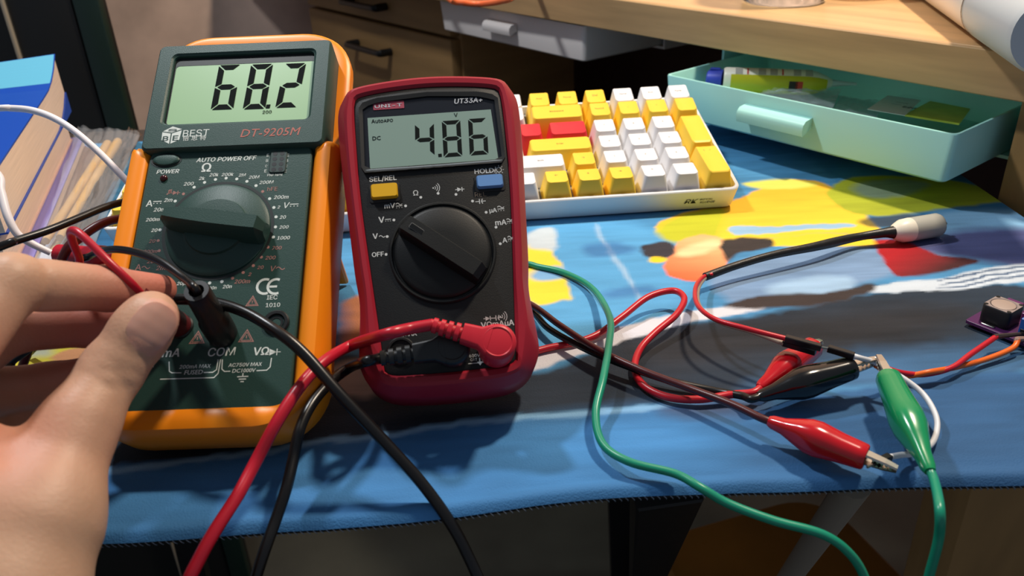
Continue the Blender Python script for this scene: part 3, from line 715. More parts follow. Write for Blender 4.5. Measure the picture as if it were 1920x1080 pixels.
# display window
lw = [(-26.6, 90.2), (27.0, 90.2), (26.6, 116.5), (20, 118.6), (0, 120.2), (-20, 118.9), (-26.0, 117.0)]
fr0 = radial(np.array([(-28.0, 88.6), (28.4, 88.6), (28.2, 118.4), (21, 120.6), (0, 122.0), (-21, 120.8), (-27.6, 118.6)]), np.array([0, 104.]), 72)
fr1 = radial(np.array(lw), np.array([0, 104.]), 72)
bz = mk('display_bezel', loft([zr(fr0, zp), zr(fr0 * .995 + np.array([0, 104.]) * .005, zp + 1.2), zr(fr1, zp + .9), zr(fr1, zp + .1)], False, False), mat('bezel_black', (22, 24, 25), .4), rm)
mk('window', loft([zr(fr1, zp + .02), zr(fr1, zp + .15)]), mat('window_back', (26, 30, 38), .25), bz)
zlr = zp + .25
lq = [uv(RF, *q, zlr) for q in ((691, 318), (935, 301), (921, 200), (686.5, 217))]
mk('lcd', poly([(-24.6, lq[0][1] + .3), (25.6, lq[0][1] + .3), (24.8, 112.6), (-24.4, 112.6)], zlr), mat('lcd_grey', (126, 150, 142), .3, spec=.5), bz, smooth=0)
zd = zlr + .06
seg = []
for ch, ll, tl, wpx in (('4', (779, 294), (780.5, 233), 36), ('8', (832, 295), (830, 227), 35), ('6', (881, 291.5), (880, 223), 35)):
    (u0, v0), (u1, v1) = uv(RF, *ll, zd), uv(RF, *tl, zd)
    w_ = uv(RF, ll[0] + wpx, ll[1] - 2, zd)[0] - u0
    seg += seven(ch, u0, v0, w_, v1 - v0, w_ * .23, zd, (u1 - u0) / (v1 - v0) * .6, .045)
u0, v0 = uv(RF, 822, 294.5, zd); seg.append(poly([(u0, v0), (u0 + 1.4, v0), (u0 + 1.4, v0 + 1.4), (u0, v0 + 1.4)], zd))
for b, a, c in (('Auto', (696.5, 231), (719, 229.5)), ('APO', (719.5, 229.5), (737, 228)), ('DC', (698.5, 263), (714, 262)), ('V', (851.5, 219), (858.5, 218.5))):
    label_text(seg, RF, b, a, c, zd, bold=.02)
mk('lcd_digits', join(*seg), mat('lcd_ink', (15, 21, 21), .8, spec=.1), bz, smooth=0)
bq = [uv(RF, *q, zlr) for q in ((700, 206), (758, 200.5))]
mk('badge', mv(slab(bq[1][0] - bq[0][0], 3.4, .12, .2, .04, 2, (bq[0][0] + bq[1][0]) / 2, bq[0][1] + 1.5), 0, 0, zlr), mat('badge_red', (150, 58, 78), .5), bz)
Wr = []
label_text(Wr, RF, 'UNI-T', (702.5, 203.5), (754, 198.5), zlr + .2, bold=.02, h=2.0)
mk('brand_lettering', join(*Wr), mat('print_grey', (176, 182, 190), .6), bz, smooth=0); Wr = []
label_text(Wr, RF, 'UT33A+', (852, 195), (905, 190.5), zlr + .2, shear=.2, bold=.03)
mk('model_lettering', join(*Wr), mat('print_grey', (176, 182, 190), .6), bz, smooth=0)
# moulded lens lip below the window
mk('window_lip', tube([V3(-26.8, 89.6, zp + .7), V3(0, 89.4, zp + .7), V3(27.2, 89.6, zp + .7)], .45, 8, 4), mat('clear_lip', (130, 140, 146), .12), bz)
# two push buttons
def push(px4, m, nm, lab):
    q = [np.array(uv(RF, *p_, zp)) for p_ in px4]; c = sum(q) / 4; w = (q[1][0] - q[0][0] + q[2][0] - q[3][0]) / 2; h = ((q[0][1] - q[3][1]) + (q[1][1] - q[2][1])) / 2
    k = mk('button_well', mv(slab(w + 1.6, h + 1.8, .3, 1, .1, 4), c[0], c[1] - .3, zp), mat('well_black', (12, 13, 14), .5), rm)
    b = mk(nm, mv(loft([zr(rr(w, h, 1, 4), 0), zr(rr(w, h, 1, 4), 1.2), zr(rr(w - .8, h - .8, .8, 4, 0, .1), 2.0)]), c[0], c[1], zp), m, rm); b['label'] = lab
push(((695, 348), (746, 345), (746, 371), (697, 377)), mat('yellow_button', (214, 166, 24), .4), 'button', 'yellow push button')
push(((893, 332), (943, 328), (943, 354), (894, 354)), mat('blue_button', (96, 140, 196), .4), 'button', 'light blue push button')
# dial
rdu, rdv, rdr = .68, 53.8, 20.4
rd = mk('dial', mv(lathe([(rdr, -.4), (rdr, .6), (rdr - .5, 1.1), (rdr - 1.1, 1.1), (rdr - 1.5, .2), (rdr - 1.9, .2), (rdr - 2.3, 1.0), (rdr - 3.6, 1.7), (8, 1.8)], 64), rdu, rdv, zp), mat('dial_black', (18, 20, 20), .5, spec=.35, bump=.12, bscale=2600), rm)
a_, b_ = np.array(uv(RF, 757, 415, zp + 6)), np.array(uv(RF, 908, 513, zp + 6))
ka = math.atan2(b_[1] - a_[1], b_[0] - a_[0]); cs, sn = math.cos(ka), math.sin(ka)
GM = frame(V3(rdu, rdv, zp + 1.2), V3(cs, sn, 0), V3(-sn, cs, 0), V3(0, 0, 1))
def bar2(L, w, h): return loft([[(x, -w * 1.15 * k, 0), (x, w * 1.15 * k, 0), (x, w * .95 * k, h * q * .8), (x, w * .8 * k, h * q), (x, -w * .8 * k, h * q), (x, -w * .95 * k, h * q * .8)] for x, k, q in ((-L, .8, .5), (-L + 1.5, 1, .92), (-L * .5, 1.02, 1), (L * .5, 1.02, 1), (L - 2.5, 1, 1), (L - .3, .92, .6))])
gr = mk('grip', xf(bar2(18.2, 3.7, 6.5), GM), MATS['dial_black'], rd, smooth=25)
mk('pointer_slot', xf(mv(slab(5.6, 1.9, .15, .4, .05, 3), -11.6, .0, 6.45), GM), mat('slot', (12, 13, 13), .3), gr)
mk('pointer_line', xf(mv(slab(5.9, 2.2, .08, .5, .03, 3), -11.6, .0, 6.42), GM), mat('print_dim', (110, 112, 112), .6), gr)
Wr = []; ztr = zp + .05
r_ = lambda b, a, c, **k: label_text(Wr, RF, b, a, c, ztr, **k)
r_('SEL/REL', (692.5, 341), (744, 337), bold=.035); r_('HOLD/', (890, 326), (931, 323), bold=.035)
r_('mV', (721, 391), (741, 389.5), bold=.03); r_('V', (710, 418), (721, 417), bold=.03); r_('V', (699, 448), (709, 447.5), bold=.03); r_('OFF', (697.5, 482), (720, 480), bold=.03)
r_('Ω', (775, 367), (784.5, 366), bold=.01); r_('μA', (918, 399), (932, 397.5), bold=.03); r_('mA', (929, 423), (950, 420.5), bold=.03); r_('A', (942.5, 455), (951.5, 454.5), bold=.03)
r_('VΩmAμA', (902, 613.5), (964.5, 611), bold=.03); r_('10AMAX', (733, 632.5), (782, 629.5), bold=.03); r_('CAT', (882, 677), (895, 676), bold=.01); r_('600V', (880, 670), (900, 669), bold=.006)
def dcr(a, b, wavy=False, both=False):
    (u0, v0), (u1, v1) = uv(RF, *a, ztr), uv(RF, *b, ztr); v = (v0 + v1) / 2
    if wavy or both: Wr.append(stroke([(u0 + (u1 - u0) * t, v + (1.1 if both else 0) + .4 * math.sin(2 * math.pi * t)) for t in np.linspace(0, 1, 9)], .26, ztr))
    if not wavy:
        Wr.append(stroke([(u0, v + .3), (u1, v + .3)], .26, ztr)); w = (u1 - u0) / 5
        for k in (0, 2, 4): Wr.append(stroke([(u0 + k * w + .1, v - .4), (u0 + (k + 1) * w - .1, v - .4)], .26, ztr))
dcr((742.5, 388), (754.5, 387), both=True); dcr((722, 413), (733, 412)); dcr((711, 443.5), (722, 443), True)
dcr((933, 393.5), (945.5, 392.5), both=True); dcr((950.5, 417), (960.5, 416), both=True); dcr((952.5, 450), (962.5, 449), both=True)
for q in ((760.5, 386), (738.5, 412.5), (726, 443.5), (724, 477), (789, 370), (821.5, 362.5), (855, 364.5), (886, 377), (911.5, 398), (930, 426), (938, 457)): Wr.append(dot(*uv(RF, *q, ztr), .54, ztr))
def waves(px, py):
    u, v = uv(RF, px, py, ztr)
    Wr.append(dot(u - 1.2, v, .3, ztr, 8))
    for k in (.9, 1.7, 2.5): Wr.append(stroke([(u - 1.2 + k * math.cos(t), v + k * math.sin(t)) for t in np.linspace(-.8, .8, 6)], .22, ztr))
waves(818, 352); waves(944, 593); diode(Wr, RF, 863, 355, 1.15, ztr); diode(Wr, RF, 916, 597, 1.1, ztr)
def cap(px, py):
    u, v = uv(RF, px, py, ztr)
    Wr.append(stroke([(u - 2, v), (u - .4, v)], .26, ztr)); Wr.append(stroke([(u - .4, v - 1), (u - .4, v + 1)], .3, ztr)); Wr.append(stroke([(u + .8, v - 1), (u + .35, v), (u + .8, v + 1)], .3, ztr)); Wr.append(stroke([(u + .4, v), (u + 2, v)], .26, ztr))
cap(901, 377.5); cap(932, 596)
u, v = uv(RF, 935.5, 318.5, ztr)
Wr.append(stroke([(u + 1.0 * math.cos(t), v + 1.0 * math.sin(t)) for t in np.linspace(0, 2 * math.pi, 13)], .25, ztr))
for t in np.linspace(0, 2 * math.pi, 8, endpoint=False): Wr.append(stroke([(u + 1.45 * math.cos(t), v + 1.45 * math.sin(t)), (u + 2.0 * math.cos(t), v + 2.0 * math.sin(t))], .22, ztr))
Wr.append(stroke([uv(RF, 878, 682, ztr), uv(RF, 896, 680.5, ztr)], .3, ztr)); Wr.append(stroke([uv(RF, 903, 679.5, ztr), uv(RF, 932, 676, ztr)], .25, ztr))
u, v = uv(RF, 900, 680, ztr); Wr.append(poly([(u - 1, v + .4), (u, v - 1), (u + 1, v + .4)], ztr)); Wr.append(stroke([(u, v + .4), (u, v + 1.8)], .35, ztr))
split_print(Wr, rm, mat('print_grey2', (196, 200, 200), .6), (('button_caption', lambda u, v: v > 82 and u < 0), ('button_caption', lambda u, v: v > 82), ('socket_lettering', lambda u, v: v < 34 and u < 5), ('socket_lettering', lambda u, v: v < 34), ('scale_lettering', lambda u, v: u < 0), ('scale_lettering', lambda u, v: True)))
Kr = []
label_text(Kr, RF, 'REL', (890.5, 369), (912, 368), ztr, bold=.0)
mk('brown_lettering', join(*Kr), mat('print_brown', (128, 108, 88), .6), rm, smooth=0)
JR = {}
for nm, px, py in (('com', 848, 662), ('signal', 936, 652), ('ten', 752, 658)):
    u, v = uv(RF, px, py, zp); JR[nm] = (u, v)
    mk('input_socket', mv(lathe([(5.2, -1), (5.2, .3), (4.8, .7), (4.1, .7), (3.8, -.5)], 28), u, v, zp), M_jack, rm)
# ================================================================== KEYBOARD
KX, KY, KYAW, KTILT, KZ = 28.944, 457.146, .05202, .20205, 16.21
kc, ks = math.cos(KYAW), math.sin(KYAW); ct, st_ = math.cos(KTILT), math.sin(KTILT)
KM = frame(V3(KX, KY, KZ), V3(kc, ks, 0), V3(-ks * ct, kc * ct, st_), np.cross(V3(kc, ks, 0), V3(-ks * ct, kc * ct, st_)))
kb = empty('keyboard', M=bmat(KM), label='white mechanical keyboard with yellow, white and red keycaps behind the meters', cat='keyboard')
U = 19.05
KL, KR = -13.5 * U - 4.5, 5.5 * U + 3.0
kcx = (KL + KR) / 2; kw = KR - KL; kd0, kd1 = -12.5, 5.5 * U + 4; kcy = (kd0 + kd1) / 2; kd = kd1 - kd0
M_case = mat('keyboard_white', (222, 224, 226), .4)
KP = lambda g, r: rr(kw - 2 * g, kd - 2 * g, r, 5, kcx, kcy)
# floor of the case follows the mat (the case is a wedge standing on flip-out feet)
def kz(y): return -(KZ - .6 + y * st_) / ct
b0 = KP(3.5, 4); b1 = KP(2.2, 5)
mk('case', loft([np.column_stack([b0, [max(kz(y) + .2, -16.2) for y in b0[:, 1]]]), np.column_stack([b1, [max(kz(y) + 1.4, -14.5) for y in b1[:, 1]]]), zr(KP(0, 6), 0.2), zr(KP(.4, 6), .8), zr(KP(2.2, 4), .8), zr(KP(2.4, 4), -5.2)]), M_case, kb)
mk('switch_plate', mv(slab(kw - 5.4, kd - 5.4, 1, 2, .2, 3, kcx, kcy), 0, 0, -5.4), mat('plate_grey', (120, 122, 126), .5), kb)
for x in (KL + 40, KR - 40):
    mk('foot', loft([[(x - 9, 96, -16), (x + 9, 96, -16), (x + 9, 102, -16), (x - 9, 102, -16)], [(x - 8, 100, kz(101) + .3), (x + 8, 100, kz(101) + .3), (x + 8, 103, kz(103) + .3), (x - 8, 103, kz(103) + .3)]]), M_case, kb)
YEL, WHT, REDK = mat('key_yellow', (242, 202, 62), .42), mat('key_white', (226, 226, 228), .42), mat('key_red', (214, 40, 52), .42)
ROWH = [9.4, 8.6, 8.6, 9.4, 11.3, 11.3]; TILT = [.07, .0, -.02, -.06, -.12, -.16]
_kc = {}
def keycap_mesh(w, h, row):
    """tapered cap with a dished top; local origin at the centre of its foot"""
    k = (w, h, row)
    if k in _kc: return _kc[k]
    bw, bh = w * U - 1.0, h * U - 1.0; tw, th = bw - 5.8, bh - 4.2
    zt_, tl = ROWH[row], TILT[row]; off = .9 if row else -.2
    n = 4; nx = 6
    foot = rr(bw, bh, 1.0, n); mid = rr(bw - .9, bh - .8, 1.4, n, 0, off * .2); top = rr(tw, th, 2.0, n, 0, off)
    def zc(P): return zt_ + (P[:, 1] - off) * (-tl) + .95 * ((P[:, 0] / (tw / 2)) ** 2 if w <= h else (P[:, 0] / (tw / 2)) ** 4) - .6
    rings = [zr(foot, -4.6), zr(mid, -2.5), np.column_stack([top * 1.0 + (top - np.array([0, off])) * .04, zc(top) - .5]), np.column_stack([top, zc(top)])]
    for s in (.8, .5, .22):
        P = np.array([0, off]) + (top - np.array([0, off])) * s; rings.append(np.column_stack([P, zc(P)]))
    me_ = loft(rings)
    o_ = mk('keycap', me_, None); m_ = o_.data; bpy.data.objects.remove(o_)
    m_.materials.append(None); _kc[k] = m_
    return m_
LEG = mat('legend_grey', (150, 132, 96), .6)
def key(col, row, w=1.0, h=1.0, m=None, leg=None):
    x = col * U; y = (row + (h - 1) / 2) * U
    o_ = bpy.data.objects.new('keycap', keycap_mesh(w, h, row)); COL.objects.link(o_); o_.parent = kb
    o_.location = (x * S, y * S, 0); o_.material_slots[0].link = 'OBJECT'; o_.material_slots[0].material = m
    if leg:
        tz = ROWH[row]; yy = (h * U) / 2 - 6.0
        hh = 1.9; V, Fc = glyphs(leg, .004)
        if len(V):
            wd = (V[:, 0].max() - V[:, 0].min()) * hh / .727
            X = (V[:, 0] - V[:, 0].min()) * hh / .727 - wd / 2
            if w == 1.0: X = X
            Y = V[:, 1] * hh / .727 + yy - 2.0; tw = w * U - 6.8
            Z = tz + (Y - .9) * (-TILT[row]) + .95 * ((X / (tw / 2)) ** 2 if w <= h else (X / (tw / 2)) ** 4) - .5
            mk('legend', (np.column_stack([X, Y, Z]), Fc), LEG, o_, smooth=0)
Y_, W_k, R_k = YEL, WHT, REDK
for c in range(-13, 6): key(c, 5, m=(Y_ if c <= 2 and c >= 0 or c in (-13, -8, -7, -6, -5) else W_k), leg={-13: 'Esc', 0: 'Print', 1: 'Pause', 2: 'Del', 3: 'Home', 4: 'End', 5: 'PgUp'}.get(c))
for c in range(-13, 0): key(c, 4, m=Y_ if c == -13 else W_k)
key(.5, 4, 2.0, m=Y_, leg='Backspace'); key(2, 4, m=Y_, leg='NumLk'); key(3, 4, m=Y_, leg='/'); key(4, 4, m=Y_, leg='*'); key(5, 4, m=Y_, leg='-')
key(-12.75, 3, 1.5, m=Y_)
for c in range(12): key(-11.5 + c, 3, m=R_k if c >= 10 else W_k)
key(.75, 3, 1.5, m=R_k); key(2, 3, m=W_k, leg='7'); key(3, 3, m=W_k, leg='8'); key(4, 3, m=W_k, leg='9')
key(-12.625, 2, 1.75, m=Y_)
for c in range(11): key(-11.25 + c, 2, m=W_k)
key(.375, 2, 2.25, m=Y_, leg='Enter'); key(2, 2, m=W_k, leg='4'); key(3, 2, m=W_k, leg='5'); key(4, 2, m=W_k, leg='6'); key(5, 2, 1, 2, m=Y_, leg='+')
key(-12.375, 1, 2.25, m=Y_)
for c in range(10): key(-10.75 + c, 1, m=W_k)
key(-.375, 1, 1.75, m=W_k, leg='Shift'); key(1, 1, m=Y_, leg='↑'); key(2, 1, m=W_k, leg='1'); key(3, 1, m=W_k, leg='2'); key(4, 1, m=W_k, leg='3')
for k_, c in enumerate((-12.875, -11.625, -10.375)): key(c, 0, 1.25, m=Y_)
key(-6.625, 0, 6.25, m=Y_)
for c in (-3, -2, -1): key(c, 0, m=W_k)
key(0, 0, m=Y_, leg='←'); key(1, 0, m=Y_, leg='↓'); key(2, 0, m=Y_, leg='→'); key(3, 0, m=W_k, leg='0'); key(4, 0, m=W_k, leg='.'); key(5, 0, 1, 2, m=Y_, leg='Enter')
# maker's mark on the front of the case
fy = V3(0, 0, 1)
ftop = V3(0, kd0 - .05, .2); fbot = V3(0, kd0 + 2.2, -14.5); fup = unit(ftop - fbot); fn = unit(np.cross(V3(1, 0, 0), fup))
FM = frame(ftop, V3(1, 0, 0), fup, fn)
lu = 5.5 * U + 3 - 33
lt = join(text('RK', lu, lu + 8.4, -8.6, .15, shear=.3, bold=.0, h=4.6), text('ROYAL', lu + 9.2, lu + 17, -6.5, .15, shear=.2, bold=.02, h=1.5), text('KLUDGE', lu + 9.6, lu + 18.6, -8.9, .15, shear=.2, bold=.02, h=1.5))
mk('front_lettering', xf(lt, FM), M_blk, kb, smooth=0)

# ================================================================== TEST LEADS
M_bcable = mat('black_cable', (17, 16, 16), .3, spec=.5)
M_rcable = mat('red_cable', (178, 24, 44), .32, spec=.5)
def thing_at(p, name, label, cat, group=None): return empty(name, p, label=label, cat=cat, group=group)
def loc_(VF, p): return local(VF, p)

# black lead plugged into COM of the green meter
pj = GF[:3, :3] @ V3(*JG['com'], -1) + GF[:3, 3]
ptail = onface(GF, 368, 545, 27)
ax_, ay_, az_ = axes(ptail - pj); PL = np.linalg.norm(ptail - pj)
cl = thing_at(pj, 'test_lead', 'black test lead with straight round plug in the middle socket of the green meter', 'test lead')
mk('plug', xf(lathe([(2.0, -6), (2.0, 0), (5.4, .5), (5.6, 4), (5.6, 10), (4.9, 12), (4.6, PL - 8), (4.5, PL - 1), (4.2, PL), (2.6, PL), (2.3, PL - 5)], 28), frame(V3(0, 0, 0), ay_, az_, ax_)), mat('plug_black', (20, 20, 21), .38), cl)
mk('cable', loc_(tube([ptail - ax_ * 4, ptail + ax_ * 2, onface(GF, 345, 522, 24), onface(GF, 300, 490, 20), onface(GF, 250, 472, 15), onface(GF, 205, 468, 8), onface(GF, 170, 480, -6), far(140, 500, 365), V3(-187, 301, 30), V3(-218, 318, 3)], 1.45), pj), M_bcable, cl)

# red lead being pushed into the mA socket (held by the fingers)
pj2 = GF[:3, :3] @ V3(*JG['milliamp'], -1) + GF[:3, 3]
pt2 = far(262, 551, 303)
ax2, ay2, az2 = axes(pt2 - pj2); PL2 = np.linalg.norm(pt2 - pj2)
rl = thing_at(pj2, 'test_lead', 'red test lead pinched between thumb and finger, looping up to a sharp bend', 'test lead')
mk('plug', xf(lathe([(2.0, -6), (2.0, 0), (4.4, .5), (4.6, 4), (4.2, 10), (3.6, PL2 * .6), (2.8, PL2)], 24), frame(V3(0, 0, 0), ay2, az2, ax2)), mat('plug_dark_red', (90, 14, 22), .4), rl)
mk('cable', loc_(tube([pt2 - ax2 * 3, far(245, 530, 298), far(205, 492, 298), far(165, 452, 303), far(143, 434, 307), far(133, 434, 311), far(135, 450, 316), far(147, 480, 325), far(155, 505, 336), onface(GF, 188, 503, -26)], 1.4), pj2), M_rcable, rl)
pr0 = onface(GF, 190, 500, -26)
rp = thing_at(pr0, 'test_probe', 'crimson probe handle lying behind the index finger beside the orange holster', 'probe')
mk('handle', xf(lathe([(1.5, -22), (4.2, -20), (4.6, -5), (5.4, 0), (5.4, 2.5), (4.4, 4), (4.0, 14), (2.6, 16)], 20), frame(V3(0, 0, 4), V3(0, 0, 1), unit(V3(.3, 1, 0)), unit(V3(1, -.3, 0)))), M_rcable, rp)

# black lead coming out from under the hand, over the green face and off the table
p0 = far(-20, 702, 372)
bl = thing_at(p0, 'test_lead', 'black test lead passing under the fingers, over the green meter and off the mat', 'test lead')
mk('cable', loc_(tube([V3(-330, 280, 3.2), V3(-262, 272, 9), p0, far(25, 672, 366), far(70, 642, 354), far(140, 612, 344), far(230, 584, 331), far(285, 566, 326), far(340, 561, 319), far(400, 567, 311), far(460, 586, 301), far(520, 622, 291), far(570, 663, 287), far(640, 742, 283), far(730, 838, 284), far(790, 905, 285.5), far(838, 970, 287), far(872, 1030, 291), far(915, 1130, 300), far(940, 1230, 315), V3(-5, 186, -200), V3(0, 200, -420)], 2.05), p0), M_bcable, bl)

# lead running behind the holster at the left
p0 = far(-30, 474, 350)
b2 = thing_at(p0, 'test_lead', 'black cable rising from the lower left edge to behind the orange holster', 'cable')
mk('cable', loc_(tube([V3(-390, 270, 2.2), V3(-300, 262, 40), p0, far(20, 455, 352), far(90, 432, 358), far(150, 408, 366), far(205, 386, 375), far(260, 374, 386), far(330, 372, 400), V3(-153, 364, 30), V3(-152, 402, 2.4)], 1.55), p0), M_bcable, b2)
p0 = far(120, 478, 372)
b3 = thing_at(p0, 'test_lead', 'dark red cable arching behind the left rim of the holster', 'cable')
mk('cable', loc_(tube([V3(-216, 306, 2.4), V3(-196, 300, 30), p0, far(150, 446, 374), far(190, 420, 378), far(230, 410, 384), far(290, 412, 394), far(350, 430, 410), V3(-149, 368, 20), V3(-146, 408, 2.6)], 1.9), p0), mat('dark_red_cable', (92, 24, 24), .35), b3)

# angled plugs of the red meter
def elbow_plug(Fm, head, tail, z, rH, m, parent, base, mring):
    """flat round head over the socket with a ribbed arm"""
    h = np.array(uv(Fm, *head, z)); t = np.array(uv(Fm, *tail, z)); d = unit(t - h); n = np.array([-d[1], d[0]]); Lh = np.linalg.norm(t - h)
    T = lambda VF: loc_(xf(VF, Fm), base)
    mk('plug_head', T(mv(lathe([(rH - .8, zp + .6), (rH, zp + 1.4), (rH, z + 1.2), (rH - .6, z + 2.2), (rH - 1.4, z + 2.5), (rH - 1.8, z + 2.2), (rH - 2.2, z + 2.3)], 36), h[0], h[1])), m, parent)
    A0, A1 = rH * .45, Lh * .52
    rings = []
    for s, w, hh in ((A0, rH * .92, 3.2), (A0 + (A1 - A0) * .35, 3.9, 3.3), (A0 + (A1 - A0) * .7, 3.7, 3.2), (A1, 3.5, 3.0)):
        c = h + d * s; P = rr(2 * w, 2 * hh, 1.3, 3)
        rings.append([(*(c + n * a), z - .8 + b) for a, b in P])
    mk('plug_arm', T(loft(rings)), m, parent)
    rib = []
    for k in range(4):
        s = A1 + 1.0 + k * (Lh - A1 - 1) / 4; P = rr(6.4 - .3 * k, 6.0 - .35 * k, 2.2, 4)
        rib.append(loft([[(*(h + d * (s + e) + n * a), z - .8 + b) for a, b in P] for e in (0, (Lh - A1 - 1) / 4 * .58)]))
    P = rr(4.2, 4.0, 2, 4); rib.append(loft([[(*(h + d * s + n * a), z - .8 + b) for a, b in P] for s in (A1 - .5, Lh)]))
    mk('strain_relief', T(join(*rib)), m, parent)
    return Fm[:3, :3] @ V3(*(h + d * (Lh - .6)), z - .8) + Fm[:3, 3]
hb = RF[:3, :3] @ V3(*JR['signal'], 0) + RF[:3, 3]
r5 = thing_at(hb, 'test_lead', 'red test lead with flat elbow plug in the right socket of the red meter', 'test lead')
e5 = elbow_plug(RF, (933, 643), (806, 607), 11.5, 6.6, M_redb, r5, hb, None)
mk('cable', loc_(tube([e5, onface(RF, 770, 616, 12), onface(RF, 720, 628, 15), far(660, 647, 312), far(610, 676, 300), far(565, 722, 292), far(520, 790, 287), far(480, 865, 288), far(445, 930, 284), far(405, 992, 281), far(375, 1045, 281), far(345, 1110, 284), far(325, 1200, 295), V3(-114, 168, -160), V3(-116, 176, -420)], 2.15), hb), M_rcable, r5)
hb = RF[:3, :3] @ V3(*JR['com'], 0) + RF[:3, 3]
r6 = thing_at(hb, 'test_lead', 'black test lead with flat elbow plug in the middle socket of the red meter', 'test lead')
e6 = elbow_plug(RF, (848, 652), (707, 672), 5.2, 6.4, mat('plug_charcoal', (30, 33, 34), .42), r6, hb, None)
mk('cable', loc_(tube([e6, onface(RF, 685, 678, 9), far(655, 690, 316), far(620, 716, 308), far(585, 757, 300), far(562, 805, 295), far(550, 860, 292), far(537, 915, 289), far(518, 972, 289), far(497, 1030, 288), far(478, 1090, 291), far(455, 1180, 300), V3(-94, 178, -180), V3(-90, 190, -420)], 2.0), hb), M_bcable, r6)

# ================================================================== CLIP LEADS
M_steel = mat('nickel_steel', (190, 188, 180), .28, metal=1.0)
def clip(parent, base, tail, front, rgbm, jaw=11.0, gape=.10, twist=0.0, k=1.0):
    tail = np.asarray(tail); front = np.asarray(front); x, y, z = axes(front - tail); L = np.linalg.norm(front - tail)
    if twist: y, z = math.cos(twist) * y + math.sin(twist) * z, -math.sin(twist) * y + math.cos(twist) * z
    prof = [(0, 1.7, 1.7), (.04, 2.3, 2.3), (.16, 2.7, 2.9), (.30, 4.0, 4.6), (.42, 5.3, 5.9), (.52, 5.6, 6.1), (.62, 5.3, 5.6), (.75, 4.9, 4.9), (.92, 4.5, 4.4), (.985, 4.3, 4.2), (1.0, 3.9, 3.8), (.99, 3.3, 3.2), (.93, 3.2, 3.1)]
    rings = []
    for s, w, h in prof:
        P = rr(2 * w * k, 2 * h * k, min(w, h) * k * .82, 5); rings.append([(s * L, a, b) for a, b in P])
    Mx = frame(tail - base, x, y, z)
    mk('sleeve', xf(loft(rings), Mx), rgbm, parent)
    for s in (1, -1):
        A = s * gape
        def jp(u, w0, zz): return (L - 6 + u, w0, zz)
        R_ = []
        for u, w, h0 in ((0, 2.0, 1.7), (6, 1.9, 1.5), (6 + jaw * .6, 1.6, .95), (6 + jaw, 1.2, .3)):
            R_.append([(L - 6 + u, -w, s * h0), (L - 6 + u, w, s * h0), (L - 6 + u, w * .8, s * (h0 + .7)), (L - 6 + u, -w * .8, s * (h0 + .7))])
        teeth = []
        for q in range(5):
            u = 6 + jaw * (.25 + .14 * q); zz = np.interp(u, (6, 6 + jaw * .6, 6 + jaw), (1.5, .95, .3)); w = np.interp(u, (6, 6 + jaw), (1.8, 1.2))
            for sy in (1, -1): teeth.append((np.array([(L - 6 + u - .7, sy * w, s * zz), (L - 6 + u + .7, sy * w, s * zz), (L - 6 + u, sy * w, s * (zz - .9)), (L - 6 + u, sy * (w - .4), s * zz)]), [[0, 1, 2], [0, 1, 3], [1, 2, 3], [0, 2, 3]]))
        mk('jaw', xf(join(loft(R_), *teeth), Mx), M_steel, parent, smooth=0)
M_vg, M_vr, M_vb = mat('green_vinyl', (18, 138, 84), .22, spec=.5, coat=.4), mat('red_vinyl', (186, 14, 26), .2, spec=.5, coat=.4), mat('black_vinyl2', (12, 12, 12), .18, spec=.5, coat=.4)
M_wg = mat('green_wire', (24, 138, 108), .32)
# green lead, both runs: it hangs off the table in a loop
gt, gf = at(1744, 884, 10), at(1664, 706, 15)
b0 = at(1010, 500, 1.3)
gl = thing_at(b0, 'clip_lead', 'green wire with green alligator clip winding across the mat and off its edge', 'clip lead')
clip(gl, b0, gt, gf, M_vg, 12)
gx = unit(gt - gf)
mk('wire', loc_(tube([V3(-44, 393, 1.6), at(970, 494, 1.6), at(1010, 500, 1.4), at(1062, 513, 2), at(1112, 542, 4), at(1143, 595, 11), at(1141, 650, 12), at(1131, 710, 11), at(1117, 775, 7), at(1130, 832, 5), at(1180, 866, 5), at(1265, 888, 4), at(1315, 915, 3.5), far(1365, 944, 289), far(1450, 976, 291), far(1540, 1001, 295), far(1590, 1035, 300), far(1622, 1085, 308), far(1650, 1180, 320), far(1690, 1220, 325), far(1722, 1160, 312), far(1742, 1080, 300), far(1760, 1010, 291), far(1762, 955, 286), gt + gx * 4, gt - gx * 2], 1.55), b0), M_wg, gl)
# red clip lead looping over the mat
t_, f_ = at(1424, 727, 6), at(1526, 650, 9)
b0 = at(1100, 635, 1.5)
r7 = thing_at(b0, 'clip_lead', 'red wire making a tall loop, its red alligator clip beside the black one', 'clip lead')
clip(r7, b0, t_, f_, M_vr, 5)
d_ = unit(t_ - f_)
mk('wire', loc_(tube([V3(-60, 322, 1.7), V3(-30, 310, 1.7), at(960, 664, 2), at(1030, 652, 2), at(1110, 632, 2.5), at(1165, 595, 5), at(1215, 557, 8), at(1262, 545, 9), at(1283, 560, 9), at(1268, 590, 8), at(1228, 624, 6), at(1200, 655, 4), at(1190, 690, 3), at(1206, 722, 2.5), at(1250, 744, 2.5), at(1310, 749, 3), at(1370, 740, 4), t_ + d_ * 4, t_ - d_ * 2], 1.55), b0), mat('red_wire', (190, 24, 40), .32), r7)
